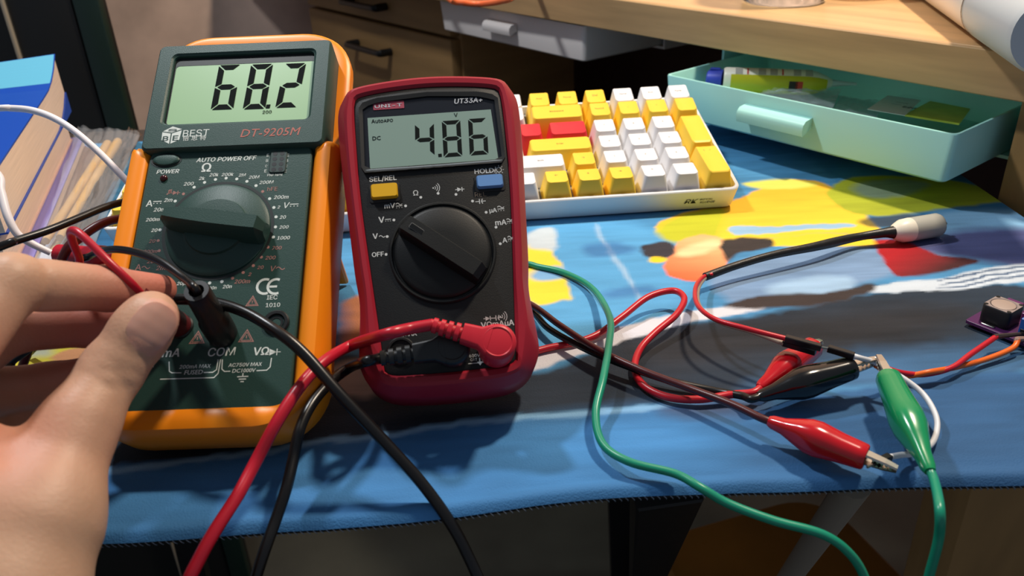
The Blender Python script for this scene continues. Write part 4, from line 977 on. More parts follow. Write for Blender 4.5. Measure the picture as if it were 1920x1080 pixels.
# black clip lead
t_, f_ = at(1422, 744, 7), at(1600, 689, 13)
b0 = at(1180, 690, 1.5)
r8 = thing_at(b0, 'clip_lead', 'black wire with black alligator clip biting the bundle of wires', 'clip lead')
clip(r8, b0, t_, f_, M_vb, 12)
d_ = unit(t_ - f_)
mk('wire', loc_(tube([V3(-62, 372, 1.7), V3(-20, 364, 1.7), at(985, 575, 3), at(1030, 617, 5), at(1100, 655, 5.8), at(1180, 688, 5.6), at(1260, 715, 4), at(1340, 733, 3), at(1390, 742, 5), t_ + d_ * 3, t_ - d_ * 2], 1.55), b0), M_bcable, r8)
# second red clip, dark wire
t_, f_ = at(1441, 789, 9), at(1624, 858, 7)
b0 = at(1290, 735, 1.5)
r9 = thing_at(b0, 'clip_lead', 'dark wire with red alligator clip near the front edge of the mat', 'clip lead')
clip(r9, b0, t_, f_, M_vr, 10)
d_ = unit(t_ - f_)
mk('wire', loc_(tube([V3(-62, 384, 1.7), V3(-20, 370, 4.5), at(990, 568, 7), at(1050, 610, 8.8), at(1120, 655, 9), at(1200, 693, 8.6), at(1290, 727, 8), at(1370, 757, 9), t_ + d_ * 3, t_ - d_ * 2], 1.5), b0), mat('maroon_wire', (70, 22, 26), .3), r9)

# ================================================================== SMALL MOTOR WITH ITS CABLE
ma, mb = at(1672, 436, 7), at(1762, 421, 7)
x, y, z = axes(mb - ma); ML = np.linalg.norm(mb - ma)
mo = thing_at(V3(ma[0], ma[1], 0), 'small_motor', 'small pale grey motor on a taped black cable lying on the mat', 'motor')
MB_ = V3(ma[0], ma[1], 0)
Mm = frame(ma - MB_, y, z, x)
mk('body', xf(lathe([(5.6, ML * .35), (6.4, ML * .38), (6.4, ML * .93), (5.8, ML * .98), (5, ML)], 28), Mm), mat('motor_grey', (168, 166, 156), .4), mo)
mk('end_cap', xf(lathe([(3.3, ML * .02), (4.6, ML * .08), (6.2, ML * .2), (6.5, ML * .36), (6.2, ML * .4)], 28), Mm), mat('cream_plastic', (226, 218, 200), .35), mo)
mk('shaft', xf(lathe([(.9, ML), (.9, ML + 4)], 10), Mm), M_dark, mo)
sl = [ma + x * 1.0, at(1655, 437, 7), at(1600, 446, 6), at(1530, 462, 8), at(1450, 478, 9), at(1380, 498, 8), at(1322, 519, 7)]
mk('taped_cable', loc_(tube(sl, [3.5, 2.7, 2.2, 2.6, 2.2, 2.0, 2.0, 2.1], 12), MB_), mat('black_tape', (24, 23, 23), .4, bump=.5, bscale=250), mo)
mk('wire', loc_(tube([at(1335, 514, 8), at(1318, 520, 8), at(1304, 540, 13), at(1308, 572, 18), at(1340, 598, 20), at(1400, 616, 21), at(1474, 635, 20)], 1.05), MB_), MATS['red_wire'], mo)['label'] = 'red wire'
mk('wire', loc_(tube([at(1335, 516, 7), at(1320, 523, 7), at(1308, 545, 10), at(1313, 577, 14), at(1350, 604, 15), at(1410, 622, 17), at(1470, 644, 17)], 1.05), MB_), mat('beige_wire', (170, 150, 132), .4), mo)['label'] = 'beige wire'
def housing(p, q, w=2.6):
    p = np.asarray(p); q = np.asarray(q); x, y, z = axes(q - p); return xf(bbox(0, np.linalg.norm(q - p), -w / 2, w / 2, -w / 2, w / 2, .3), frame(p, x, y, z))
M_hs = mat('connector_black', (16, 16, 17), .35)
mk('connector', loc_(housing(at(1472, 634, 20), at(1540, 652, 19)), MB_), M_hs, mo)
mk('connector', loc_(housing(at(1468, 642, 17), at(1530, 660, 17)), MB_), M_hs, mo)
# jumper wires beyond the connector
jA = at(1552, 653, 19); jB = at(1602, 668, 18)
jw = thing_at(V3(jB[0], jB[1], 0), 'jumper_wire', 'white jumper wire curving round the green clip with black ends', 'jumper wire')
JB = V3(jB[0], jB[1], 0)
mk('connector', loc_(housing(jA, jB), JB), M_hs, jw)
mk('pin', loc_(tube([at(1540, 651, 19), jA + V3(0, 0, 0)], .45, 6, spline=False), JB), M_steel, jw)
e1, e2 = at(1664, 859, 5), at(1640, 870, 6)
mk('wire', loc_(tube([jB - (jB - jA) * .1, jB + (jB - jA) * .2, at(1640, 680, 14), at(1690, 707, 11), at(1730, 738, 8), at(1753, 775, 6), at(1757, 805, 4), at(1745, 834, 3), at(1715, 850, 2.5), at(1690, 853, 3), at(1668, 857, 5)], 1.05), JB), mat('white_wire', (214, 216, 220), .35), jw)
mk('connector', loc_(housing(at(1668, 857, 5), e2), JB), M_hs, jw)
mk('pin', loc_(tube([e2, at(1626, 876, 6.5)], .5, 6, spline=False), JB), M_steel, jw)

# ================================================================== CIRCUIT BOARD
pc0 = at(1810, 600, 3); pcx = at(1930, 648, 3); pcd = unit((pcx - pc0) * V3(1, 1, 0)); pcn = V3(-pcd[1], pcd[0], 0)
PM = frame(V3(pc0[0], pc0[1], 0), pcd, pcn, V3(0, 0, 1))
pb = empty('circuit_board', M=bmat(PM), label='purple converter circuit board with square inductor and blue terminal', cat='circuit board')
mk('board', mv(slab(46, 27, 1.6, .8, .15, 2, 23, 13.5), 0, 0, 1.6), mat('purple_pcb', (78, 34, 82), .35), pb)
for (sx, sy) in ((3, 3), (43, 3), (3, 24), (43, 24)): mk('solder_joint', mv(lathe([(1.0, .2), (1.2, .8), (.5, 1.8)], 10), sx, sy), M_steel, pb)
ind = mk('inductor', mv(loft([zr(rr(12, 12, 1.5, 4), 0), zr(rr(12.4, 12.4, 2, 4), .5), zr(rr(12.4, 12.4, 2, 4), 7.6), zr(rr(11.8, 11.8, 1.8, 4), 8.0)]), 9.5, 10, 3.2), mat('ferrite', (22, 22, 24), .5), pb)
mk('inductor_top', mv(loft([zr(rr(11.8, 11.8, 1.8, 4), 8.0), zr(rr(11.8, 11.8, 1.8, 4), 8.3), zr(rr(10.8, 10.8, 5.4, 4), 8.35), zr(rr(10.0, 10.0, 5, 4), 7.9)], False, False), 9.5, 10, 3.2), mat('ferrite_top', (140, 126, 122), .5), ind)
mk('inductor_core', mv(lathe([(4.8, 7.5), (4.8, 8.25), (4.4, 8.4)], 28), 9.5, 10, 3.2), mat('ferrite_core', (162, 142, 130), .5), ind)
for a in range(4):
    mk('corner_notch', mv(lathe([(.9, 8.2), (.9, 8.4)], 10), 9.5 + 4.9 * (1 if a % 2 else -1), 10 + 4.9 * (1 if a > 1 else -1), 3.2), M_jack, ind)
mk('solder_pad', mv(slab(6, 1.6, .5, .7, .2, 3, 8.5, 2.6), 0, 0, 3.2), M_steel, pb)
tb_ = mk('terminal_block', bbox(20.5, 30.5, 2.5, 10.5, 3.2, 12.5, .5), mat('terminal_blue', (30, 84, 158), .35), pb)
for k in (0, 1):
    mk('screw', mv(lathe([(1.9, 11.8), (1.9, 12.7), (1.5, 12.8)], 14), 23 + 5 * k, 6.8), M_steel, tb_)
    mk('wire_entry', bbox(21.4 + 5 * k, 24.6 + 5 * k, 2.3, 2.6, 4.2, 7.6, .1), M_jack, tb_)
mk('connector_header', bbox(14, 27, 19, 22, 3.2, 6.2, .3), mat('magenta_plastic', (104, 44, 98), .35), pb)
for k in range(5): mk('header_pin', mv(lathe([(.5, 3.2), (.5, 8.5)], 8), 15.4 + 2.54 * k, 20.5), M_steel, pb)
mk('capacitor', mv(lathe([(3.6, 3.2), (3.6, 10.4), (3.2, 11)], 20), 36, 9), mat('cap_silver', (170, 172, 176), .3, metal=.8), pb)
mk('chip', bbox(30, 36, 15, 20, 3.2, 4.8, .2), M_hs, pb)
mk('potentiometer', bbox(5, 12, 19.5, 24.5, 3.2, 8.2, .3), mat('purple_block', (96, 42, 92), .4), pb)

def term(k): return PM[:3, :3] @ V3(23 + 5 * k, 2.6, 5.8) + PM[:3, 3]
for k, nm, rgb, lab, pp in ((0, 'red_wire', None, 'red wire from the circuit board terminal to the clips', [(1868, 631, 7), (1820, 664, 6), (1785, 689, 5), (1735, 702, 4), (1690, 699, 6), (1655, 688, 11), (1638, 681, 13)]),
                            (1, 'orange_wire', (232, 104, 30), 'orange wire twisted with the red one beside the circuit board', [(1909, 636, 6), (1898, 653, 4), (1850, 673, 3), (1790, 689, 3.5), (1745, 697, 6), (1700, 705, 4), (1665, 699, 8), (1642, 685, 13)])):
    P = [at(*q) for q in pp]; t_ = term(k)
    w = thing_at(V3(P[2][0], P[2][1], 0), 'hookup_wire', lab, 'wire'); B_ = V3(P[2][0], P[2][1], 0)
    mk('insulation', loc_(tube(P, 1.15), B_), MATS['red_wire'] if k == 0 else mat('orange_wire', rgb, .35), w)
    mk('ferrule', loc_(tube([P[0] + unit(P[1] - P[0]), P[0], t_], [1.3, 1.2, .8], 8, 3), B_), mat('ferrule_dark', (58, 50, 48), .35) if k == 0 else mat('ferrule_pale', (150, 120, 108), .35), w)
# ================================================================== CONTENTS OF THE TURQUOISE DRAWER
def inT(px, py, z):                                # photograph point at height z, in the drawer's own frame
    return MT[:3, :3].T @ (at(px, py, z) - MT[:3, 3])
def wT(p): return MT[:3, :3] @ np.asarray(p, float) + MT[:3, 3]
ga, gb = at(1356, 149, 39), at(1560, 156, 37)
x, y, z = axes(gb - ga); GL = np.linalg.norm(gb - ga)
gt_ = empty('glue_tube', M=bmat(frame(ga, y, z, x)), label='yellow and white glue tube with clear nozzle in the turquoise drawer', cat='glue tube')
gr_ = 9.0
prof = [(gr_ * .9, 0), (gr_, 1.5), (gr_, GL * .76), (gr_ * .86, GL * .86), (gr_ * .55, GL * .95), (2.6, GL)]
mk('tube_body', lathe(prof, 40), mat('tube_white', (226, 222, 206), .35), gt_)
def shell(a0, a1, off, n=20, p=None):
    a = np.linspace(a0, a1, n); p = p or prof; R = [np.column_stack([(r + off) * np.cos(a), (r + off) * np.sin(a), np.full(n, zz)]) for r, zz in p]
    V = np.concatenate(R); Fc = [[k * n + i, k * n + i + 1, (k + 1) * n + i + 1, (k + 1) * n + i] for k in range(len(p) - 1) for i in range(n - 1)]
    return V, Fc
# local axes: x = sideways (towards the desk), y = up, z = along; the side facing the viewer is -x
mk('label_band', shell(math.radians(140), math.radians(330), .12, p=[(gr_, 5), (gr_, GL * .76), (gr_ * .86, GL * .86), (gr_ * .55, GL * .95)]), mat('label_lime', (196, 190, 36), .35), gt_)
for z0, w, rgb in ((GL * .60, 6, (40, 34, 30)), (GL * .66, 5, (196, 60, 40))):
    mk('label_block', shell(math.radians(165), math.radians(215), .25, p=[(gr_, z0), (gr_, z0 + w)]), mat('blk_%d' % rgb[0], rgb, .4), gt_)
for k in range(7):
    mk('label_line', shell(math.radians(95), math.radians(138), .15, p=[(gr_, 8 + k * 8.2), (gr_, 8 + k * 8.2 + (1.2 if k % 3 == 1 else 5.2))]), mat('line_red', (190, 70, 64), .5) if k % 3 == 1 else mat('line_grey', (168, 166, 158), .5), gt_)
mk('nozzle', lathe([(2.6, GL), (2.4, GL + 2), (1.6, GL + 8), (1.1, GL + 17)], 16), mat('clear_nozzle', (205, 215, 215), .15, alpha=.6), gt_)
ca_, cb_ = at(1326, 150, 38), at(1360, 152, 38)
x, y, z = axes(cb_ - ca_); CLn = np.linalg.norm(cb_ - ca_)
bm_ = empty('marker_pen', M=bmat(frame(ca_, y, z, x)), label='blue marker pen end poking past the glue tube', cat='pen')
mk('cap', lathe([(6.5, 0), (7.6, 1), (8.2, CLn * .6), (8.2, CLn - 2)], 24), mat('blue_cap', (44, 62, 168), .35), bm_)
mk('pocket_clip', bbox(-1.5, 1.5, 8, 9.4, 2, CLn - 4, .3), MATS['blue_cap'], bm_)
M_clear = mat('clear_film', (190, 200, 206), .18, spec=.6, alpha=.22)
def film(name, corners, label, m=M_clear, amp=3.0, n=26, seed=1, cat='plastic bag', lift=0, group=None):
    """crumpled sheet spanned by four corner points (world mm), double layered"""
    c = [np.asarray(q, float) for q in corners]; s = np.linspace(0, 1, n); A_, B_ = np.meshgrid(s, s, indexing='ij')
    def layer(sg, sd):
        P = sum(w[..., None] * q for w, q in zip(((1 - A_) * (1 - B_), A_ * (1 - B_), A_ * B_, (1 - A_) * B_), c))
        puff = np.sin(math.pi * A_) * np.sin(math.pi * B_)
        nz = np.abs(vnoise(A_ * 100, B_ * 100, 14, sd) - .5) * 2 + .6 * np.abs(vnoise(A_ * 100, B_ * 100, 6, sd + 9) - .5)
        P[..., 2] += sg * (amp * .6 * puff) + amp * (nz - .5) * .55 + lift
        return P.reshape(-1, 3)
    i_ = np.arange(n * n).reshape(n, n); q = np.stack([i_[:-1, :-1], i_[1:, :-1], i_[1:, 1:], i_[:-1, 1:]], -1).reshape(-1, 4)
    V = np.concatenate([layer(1, seed), layer(-.4, seed + 30)]); Fc = q.tolist() + (q + n * n).tolist()
    base = V.mean(0); base[2] = V[:, 2].min()
    o_ = mk(name, (V, Fc), m, loc=base, smooth=25); tag(o_, label, cat, group); return o_
film('plastic_bag', [at(1385, 184, 33), at(1560, 205, 33), at(1577, 168, 36), at(1440, 168, 35)], 'crumpled clear plastic bag in front of the glue tube', seed=3, amp=5)
film('plastic_bag', [at(1560, 212, 29), at(1640, 226, 30), at(1660, 190, 30), at(1575, 180, 30)], 'flat empty clear bag between glue tube and yellow card', seed=5, amp=3)
# zip bag with yellow card and white label
q0, q1, q2, q3 = at(1622, 206, 31), at(1806, 236, 33), at(1824, 208, 31), at(1690, 182, 29)
zb2 = empty('zip_bag', ((q0 + q1 + q2 + q3) / 4).tolist(), label='zip bag holding a lime yellow card with white printed label', cat='zip bag')
cz = (q0 + q1 + q2 + q3) / 4
def quadslab(a, b, c, d, t, dz=0):
    return loft([[p + V3(0, 0, dz) for p in (a, b, c, d)], [p + V3(0, 0, dz + t) for p in (a, b, c, d)]])
lerp = lambda a, b, t: a + (b - a) * t
mk('card', local(quadslab(lerp(q0, q1, .42), lerp(q0, q1, .96), lerp(q3, q2, .96), lerp(q3, q2, .42), 1.2), cz), mat('card_lime', (226, 224, 84), .6, var=.1, vscale=80), zb2, smooth=0)
lb0, lb1, lb2, lb3 = at(1626, 207, 33), at(1696, 219, 34), at(1726, 190, 33), at(1664, 181, 32)
lab_ = mk('label', local(quadslab(lb0, lb1, lb2, lb3, .3, .6), cz), mat('label_white', (226, 228, 230), .5), zb2, smooth=0)
ex_ = unit(lb1 - lb0); ey_ = unit(lb3 - lb0); nn_ = unit(np.cross(ex_, ey_)); ey_ = np.cross(nn_, ex_)
ML_ = frame(lb0 + V3(0, 0, 1.0) - cz, ex_, ey_, nn_); lw_ = np.linalg.norm(lb1 - lb0); lh_ = np.linalg.norm(lb3 - lb0)
mk('label_lettering', xf(join(text('E28', lw_ * .52, lw_ * .86, lh_ * .40, .1, bold=.03), text('Circuit', lw_ * .12, lw_ * .45, lh_ * .62, .1, bold=0), stroke([(lw_ * .14, lh_ * .5), (lw_ * .4, lh_ * .5)], .4, .1)), ML_), M_blk, zb2, smooth=0)
n = 14; s = np.linspace(0, 1, n); A_, B_ = np.meshgrid(s, s, indexing='ij')
Pf = sum(w[..., None] * q for w, q in zip(((1 - A_) * (1 - B_), A_ * (1 - B_), A_ * B_, (1 - A_) * B_), (q0, q1, q2, q3)))
Pf[..., 2] += 2.0 + 1.6 * (vnoise(A_ * 100, B_ * 100, 16, 8) - .3); i_ = np.arange(n * n).reshape(n, n)
qq = np.stack([i_[:-1, :-1], i_[1:, :-1], i_[1:, 1:], i_[:-1, 1:]], -1).reshape(-1, 4)
mk('film', local((Pf.reshape(-1, 3), qq.tolist()), cz), mat('thin_film', (215, 222, 220), .15, spec=.6, alpha=.08), zb2, smooth=30)
nv = [at(1690, 236, 26), at(1790, 252, 26), at(1836, 214, 26), at(1740, 205, 26)]
tag(mk('pouch', slab(62, 40, 5, 4, 1.6, 4), mat('navy_cloth', (28, 36, 78), .7, bump=.3, bscale=700), M=bmat(frame(wT((172, 48, 18.4)), MT[:3, 0], MT[:3, 1], V3(0, 0, 1)))), 'navy blue pouch under the yellow card at the drawer end', 'pouch')
tag(mk('pcb_scrap', slab(40, 22, 3, 2, .5, 3), mat('olive_plastic', (92, 96, 48), .5), M=bmat(frame(wT((112, 24, 18.4)), MT[:3, 0], MT[:3, 1], V3(0, 0, 1)))), 'small olive plastic piece lying near the drawer front wall', 'plastic piece')

# ================================================================== ON THE DESK
M_glass = mat('clear_glass', (240, 246, 244), .03, trans=1.0, ior=1.45)
gp_ = at(1468, 3, 86)
dg = empty('drinking_glass', (gp_[0], gp_[1], 86), label='clear drinking glass base standing on the desk near its edge', cat='glass')
mk('glass_wall', lathe([(24, .4), (29, 0.6), (31, 3), (33, 30), (36, 95), (34.6, 95), (31.6, 30), (28.5, 9), (20, 7)], 48), M_glass, dg)
gp_ = at(1612, -8, 86)
dd = empty('clear_dish', (gp_[0], gp_[1], 86), label='low clear round dish on the desk between glass and white bottle', cat='dish')
mk('dish_wall', lathe([(20, .3), (24, .5), (27, 3), (28, 14), (26.8, 14), (25.5, 4), (21, 2.2)], 48), mat('clear_plastic', (235, 225, 205), .08, trans=.9, ior=1.3), dd)
wa, wb = at(1700, -84, 106), at(1880, 14, 106)
x, y, z = axes(wb - wa)
WLn = np.linalg.norm(wb - wa)
wb_ = empty('white_bottle', M=bmat(frame(wa, y, z, x)), label='white plastic bottle lying on the desk with pale grey cap', cat='bottle')
mk('bottle_body', lathe([(14, -30), (18, -24), (19, 0), (19, WLn * .5), (19.4, WLn - 6), (19, WLn)], 40), mat('milk_plastic', (226, 222, 214), .3), wb_)
mk('cap', lathe([(19.8, WLn - 4), (19.8, WLn + 76), (18.5, WLn + 80), (8, WLn + 80)], 40), mat('cap_grey', (186, 194, 198), .35), wb_)
mk('cap_groove', lathe([(20.1, WLn - 5.5), (20.1, WLn - 3.6)], 40, False, False), mat('groove_dark', (60, 56, 54), .5), wb_)
oc0 = at(900, 6, 72)
oc = thing_at(oc0, 'orange_cable', 'orange cable drooping over the far desk edge above the white drawer', 'cable')
mk('cable', local(tube([at(800, -60, 92), at(838, -6, 90), at(870, 5, 82), at(905, 7, 80), at(940, 2, 86), at(965, -8, 92), at(1010, -50, 93)], 2.6), oc0), mat('orange_cable', (230, 110, 62), .4), oc)

# ================================================================== LEFT: BOOKS, CHOPSTICKS, WHITE CABLE
ba, bb = at(113, 136, 60), at(0, 305, 60)
bd = unit((bb - ba) * V3(1, 1, 0)); bn = V3(bd[1], -bd[0], 0)          # bd runs towards the viewer, bn to the left
BK = frame(V3(ba[0], ba[1], 0), bd, bn if bn[0] < 0 else -bn, V3(0, 0, 1))
if np.linalg.det(BK[:3, :3]) < 0: flip = -1
else: flip = 1
M_page = mat('page_edges', (222, 198, 178), .8, var=.12, vscale=900, stretch=(.02, .02, 3))
def book(z0, z1, L, Wd, dx, dy, cover, label, curl=0.0, rot=0.0):
    t = empty('book', M=bmat(BK @ frame(V3(dx, dy, z0), V3(math.cos(rot), math.sin(rot), 0), V3(-math.sin(rot), math.cos(rot), 0), V3(0, 0, 1))), label=label, cat='book')
    H = z1 - z0; n = 14; xs_ = np.linspace(0, L, n)
    lift = curl * np.clip(1 - xs_ / 70, 0, 1) ** 2
    def sheet(a, b, g0, g1, m, nm, sub=1.0):
        R = [[(x_, g0, a + l * sub), (x_, Wd - g1, a + l * .3 * sub), (x_, Wd - g1, b + l * .3), (x_, g0, b + l)] for x_, l in zip(xs_, lift)]
        return mk(nm, loft(R), m, t, smooth=0)
    sheet(1.0, H - 1.0, 1.2, 1.2, M_page, 'page_block', .0 if curl == 0 else .85)
    sheet(0, 1.0, 0, 0, cover, 'back_cover', .0)
    c = sheet(H - 1.0, H, 0, 0, cover, 'front_cover')
    mk('spine', box(0, L, Wd - 1.2, Wd, 0, H), cover, t, smooth=0)
    return t, c, H
M_bcov = mat('blue_cover', (22, 72, 170), .4)
bk1, cov1, H1 = book(30, 60, 258, 185, 0, 0, M_bcov, 'thick paperback with blue cover on top of the book stack', 14)
bx_ = np.linspace(1, 46, 10); bl_ = 14 * np.clip(1 - bx_ / 70, 0, 1) ** 2
mk('title_band', loft([[(x_, .6, H1 + l + .1), (x_, 184, H1 + .3 * l + .1), (x_, 184, H1 + .3 * l + .3), (x_, .6, H1 + l + .3)] for x_, l in zip(bx_, bl_)]), mat('cyan_band', (96, 176, 206), .45), cov1, smooth=0)
tl_ = []
for k in range(9):                                 # handwritten-looking title strokes
    u0 = 40 + 14 * k; tl_.append(tube([(30 + 3 * math.sin(2.1 * k), u0, H1 + 6.5), (36, u0 + 4, H1 + 5.6), (33 + 2 * math.cos(k), u0 + 8, H1 + 6)], .7, 5, 3))
tag(mk('title_strokes', join(*tl_), mat('title_white', (206, 222, 232), .5), cov1), kind='stuff')
mk('cover_patch', quadslab(V3(80, 60, H1 + .05), V3(110, 52, H1 + .05), V3(132, 84, H1 + .05), V3(100, 110, H1 + .05), .2), mat('orange_patch', (204, 84, 40), .45), cov1, smooth=0)
book(9, 29.5, 252, 182, 6, 4, mat('pink_cover', (206, 176, 170), .5), 'pale paperback in the middle of the book stack')
book(0.2, 8.6, 258, 186, -3, -3, mat('violet_cover', (134, 126, 190), .5), 'thin violet book at the bottom of the stack')

# wooden chopsticks in clear sleeves
M_bam = mat('bamboo', (196, 158, 100), .55, var=.12, vscale=40)
def stick(p, q, label):
    p = np.asarray(p); q = np.asarray(q); x, y, z = axes(q - p); L_ = np.linalg.norm(q - p)
    o_ = mk('chopstick', lathe([(1.6, 0), (2.7, .9), (3.2, 3), (3.0, L_ * .5), (2.2, L_)], 12), M_bam, M=bmat(frame(p, y, z, x)))
    tag(o_, label, 'chopstick', 'wrapped chopsticks beside the books')
for k, (a, c, lab) in enumerate((((203, 268, 13), (86, 452, 10), 'wooden chopstick nearest the books, with a pale rounded tip'), ((222, 264, 13), (112, 446, 10), 'wooden chopstick with rounded tip closest to the keyboard'), ((190, 300, 5.5), (66, 474, 3.5), 'wooden chopstick under the paper sleeve by the books'), ((212, 292, 5.5), (98, 474, 3.5), 'lower wooden chopstick between the two upper tips'))):
    stick(at(*a), at(*c), lab)
film('plastic_sleeve', [at(66, 480, 15), at(160, 500, 13), at(262, 250, 17), at(146, 236, 17)], 'shiny clear plastic sleeve over the chopsticks', mat('sleeve_film', (210, 214, 218), .1, spec=.8, alpha=.13), amp=7, n=34, seed=11, cat='plastic sleeve')
film('plastic_sleeve', [at(98, 490, 9), at(146, 472, 9), at(266, 250, 10), at(240, 240, 10)], 'dark crumpled wrapper edge between chopsticks and keyboard', mat('dark_film', (48, 40, 34), .2, spec=.6, alpha=.85), amp=7, n=22, seed=15, cat='wrapper')
tag(mk('paper_sleeve', quadslab(at(60, 498, 3), at(118, 510, 3), at(214, 348, 5), at(176, 336, 5), .6), mat('pale_paper', (198, 202, 214), .6), smooth=0, loc=at(120, 430, 3)), 'pale grey paper strip under the chopsticks', 'paper')
pp_ = tag(mk('brown_card', quadslab(at(60, 482, 1), at(118, 482, 1), at(196, 285, 1), at(146, 272, 1), .6), mat('tan_paper', (120, 92, 74), .6, var=.1), smooth=0, loc=at(110, 370, 2)), 'tan printed card lying between books and chopsticks', 'card')
M_wc = mat('white_cable', (226, 222, 226), .4)
p0 = far(-20, 204, 470)
wc = thing_at(p0, 'charging_cable', 'white charging cable arching over the blue book to the orange holster', 'cable')
mk('cable', local(tube([V3(-480, 455, 63), V3(-420, 432, 67), V3(-330, 410, 90), p0, far(20, 203, 465), far(60, 207, 455), far(100, 221, 445), far(140, 246, 436), far(185, 285, 428), far(225, 326, 422), far(258, 362, 420), far(300, 410, 425), V3(-161, 386, 14), V3(-154, 418, 2)], 1.6), p0), M_wc, wc)
p0 = far(-12, 320, 400)
wc2 = thing_at(p0, 'charging_cable', 'white cable end curling down in front of the books to the hand', 'cable')
mk('cable', local(tube([V3(-390, 372, 62.5), V3(-335, 350, 80), V3(-272, 328, 110), V3(-228, 322, 105), p0, far(2, 360, 395), far(14, 404, 390), far(32, 438, 388), far(58, 456, 388), far(95, 474, 388)], [1.7, 1.7, 1.7, 1.7, 1.7, 1.7, 1.6, 1.5, 1.3]), p0), M_wc, wc2)
# ================================================================== HAND (one continuous surface)
def smin(a, b, k):
    h = np.clip(.5 + .5 * (b - a) / k, 0, 1); return b * (1 - h) + a * h - k * h * (1 - h)
def cone(P, a, b, ra, rb):                          # distance to a tapered capsule
    a = np.asarray(a, np.float32); b = np.asarray(b, np.float32); e = b - a
    t = np.clip(((P - a) @ e) / (e @ e), 0, 1)
    return np.linalg.norm(P - a - t[..., None] * e, axis=-1) - (ra + (rb - ra) * t)
J = dict(
    t_tip=far(284, 596, 283), t_ip=far(210, 694, 283), t_mcp=far(142, 806, 278), t_cmc=far(68, 985, 270),
    i_tip=far(303, 542, 314), i_dip=far(205, 541, 303), i_pip=far(18, 532, 286), i_mcp=far(-170, 765, 272),
    m_tip=far(255, 607, 320), m_dip=far(170, 612, 315), m_pip=far(0, 620, 308), m_mcp=far(-190, 760, 294),
    r_tip=far(165, 702, 318), r_dip=far(95, 722, 318), r_pip=far(-40, 738, 316), r_mcp=far(-200, 770, 314),
    p_tip=far(95, 766, 322), p_dip=far(40, 780, 324), p_pip=far(-50, 790, 326), p_mcp=far(-200, 810, 332),
    w_r=far(-5, 1150, 268), w_u=far(-120, 1140, 302))
fa_r = J['w_r'] + V3(-22, -75, -52); fa_u = J['w_u'] + V3(-22, -75, -60)
allp = np.array(list(J.values()) + [fa_r, fa_u]); lo = allp.min(0) - 26; hi = allp.max(0) + 26
h_ = 1.15
gx = [np.arange(lo[k], hi[k], h_, dtype=np.float32) for k in range(3)]
G = np.stack(np.meshgrid(*gx, indexing='ij'), -1)
palm = cone(G, J['w_r'], J['i_mcp'], 17, 12)
for a, b, ra, rb in ((J['w_r'], J['t_cmc'], 16.5, 15.6), (J['t_cmc'], J['t_mcp'], 15.6, 10.8), (J['w_u'], J['m_mcp'], 17, 12), (J['w_u'], J['r_mcp'], 16, 11), (J['w_u'], J['p_mcp'], 15, 10), (J['i_mcp'], J['p_mcp'], 10, 9),
                     (far(-130, 800, 280), far(60, 880, 276), 7.5, 6.5), (far(-100, 900, 280), far(40, 940, 276), 10, 9), (J['w_r'], fa_r, 19, 25), (J['w_u'], fa_u, 18, 25), (J['w_r'], J['w_u'], 18, 17)):
    palm = smin(palm, cone(G, a, b, ra, rb), 9.0)
def chain(*seg, k=3.0):
    d = None
    for a, b, ra, rb in seg:
        c = cone(G, J[a], J[b], ra, rb); d = c if d is None else smin(d, c, k)
    return d
thumb = chain(('t_mcp', 't_ip', 10.4, 9.3), ('t_ip', 't_tip', 9.3, 8.6))
# a fuller pad towards the tip
thumb = smin(thumb, np.linalg.norm(G - (J['t_tip'] * .75 + J['t_ip'] * .25).astype(np.float32), axis=-1) - 8.9, 4)
index = chain(('i_mcp', 'i_pip', 11, 9.0), ('i_pip', 'i_dip', 8.8, 7.3), ('i_dip', 'i_tip', 7.3, 5.2))
middle = chain(('m_mcp', 'm_pip', 11, 9), ('m_pip', 'm_dip', 7.4, 6.8), ('m_dip', 'm_tip', 6.8, 5.6))
ringf = chain(('r_mcp', 'r_pip', 10.5, 8.6), ('r_pip', 'r_dip', 8.2, 7.4), ('r_dip', 'r_tip', 7.4, 6.2))
pinky = chain(('p_mcp', 'p_pip', 9.5, 7.6), ('p_pip', 'p_dip', 7.2, 6.6), ('p_dip', 'p_tip', 6.6, 5.6))
D = smin(palm, thumb, 6.0)
for f in (index, middle, ringf, pinky): D = np.minimum(D, smin(palm, f, 6.0))
# thumb nail and knuckle folds
ta = unit(J['t_tip'] - J['t_ip']); tn = unit(EYE - J['t_tip']); tn = unit(tn + .28 * np.cross(ta, tn)); tn = unit(tn - ta * (tn @ ta)); tside = np.cross(ta, tn)
Q = G - J['t_tip'].astype(np.float32)
qa, qs, qn = Q @ ta.astype(np.float32), Q @ tside.astype(np.float32), Q @ tn.astype(np.float32)
near = (np.abs(D) < 4) & (qn > 1.0) & (np.abs(qa + 1) < 16) & (np.abs(qs) < 14)
rho = (np.abs((qs - .6) / 7.0) ** 3 + np.abs((qa + 2.0) / 8.6) ** 3) ** (1 / 3); side_w = np.where(qs > 0, 1.1, .6) * np.where(qa < -6, .5, 1.0)
D = D + np.where(near, .9 * side_w * np.exp(-((rho - 1.08) / .15) ** 2) - .0 * np.clip((1.0 - rho) / .3, 0, 1), 0)
Qi = G - J['t_ip'].astype(np.float32); ia, is_, in_ = Qi @ ta.astype(np.float32), Qi @ tside.astype(np.float32), Qi @ tn.astype(np.float32)
nearw = (np.abs(D) < 4) & (in_ > 0) & (np.abs(ia) < 12)
for off, amp, bend in ((-3.4, .45, .10), (-.6, .6, -.05), (2.4, .4, .08)):
    D = D + np.where(nearw, amp * np.exp(-((ia - off - bend * is_ + .6 * np.sin(is_ * .7 + off)) / .9) ** 2) * np.exp(-(is_ / 8.0) ** 4), 0)
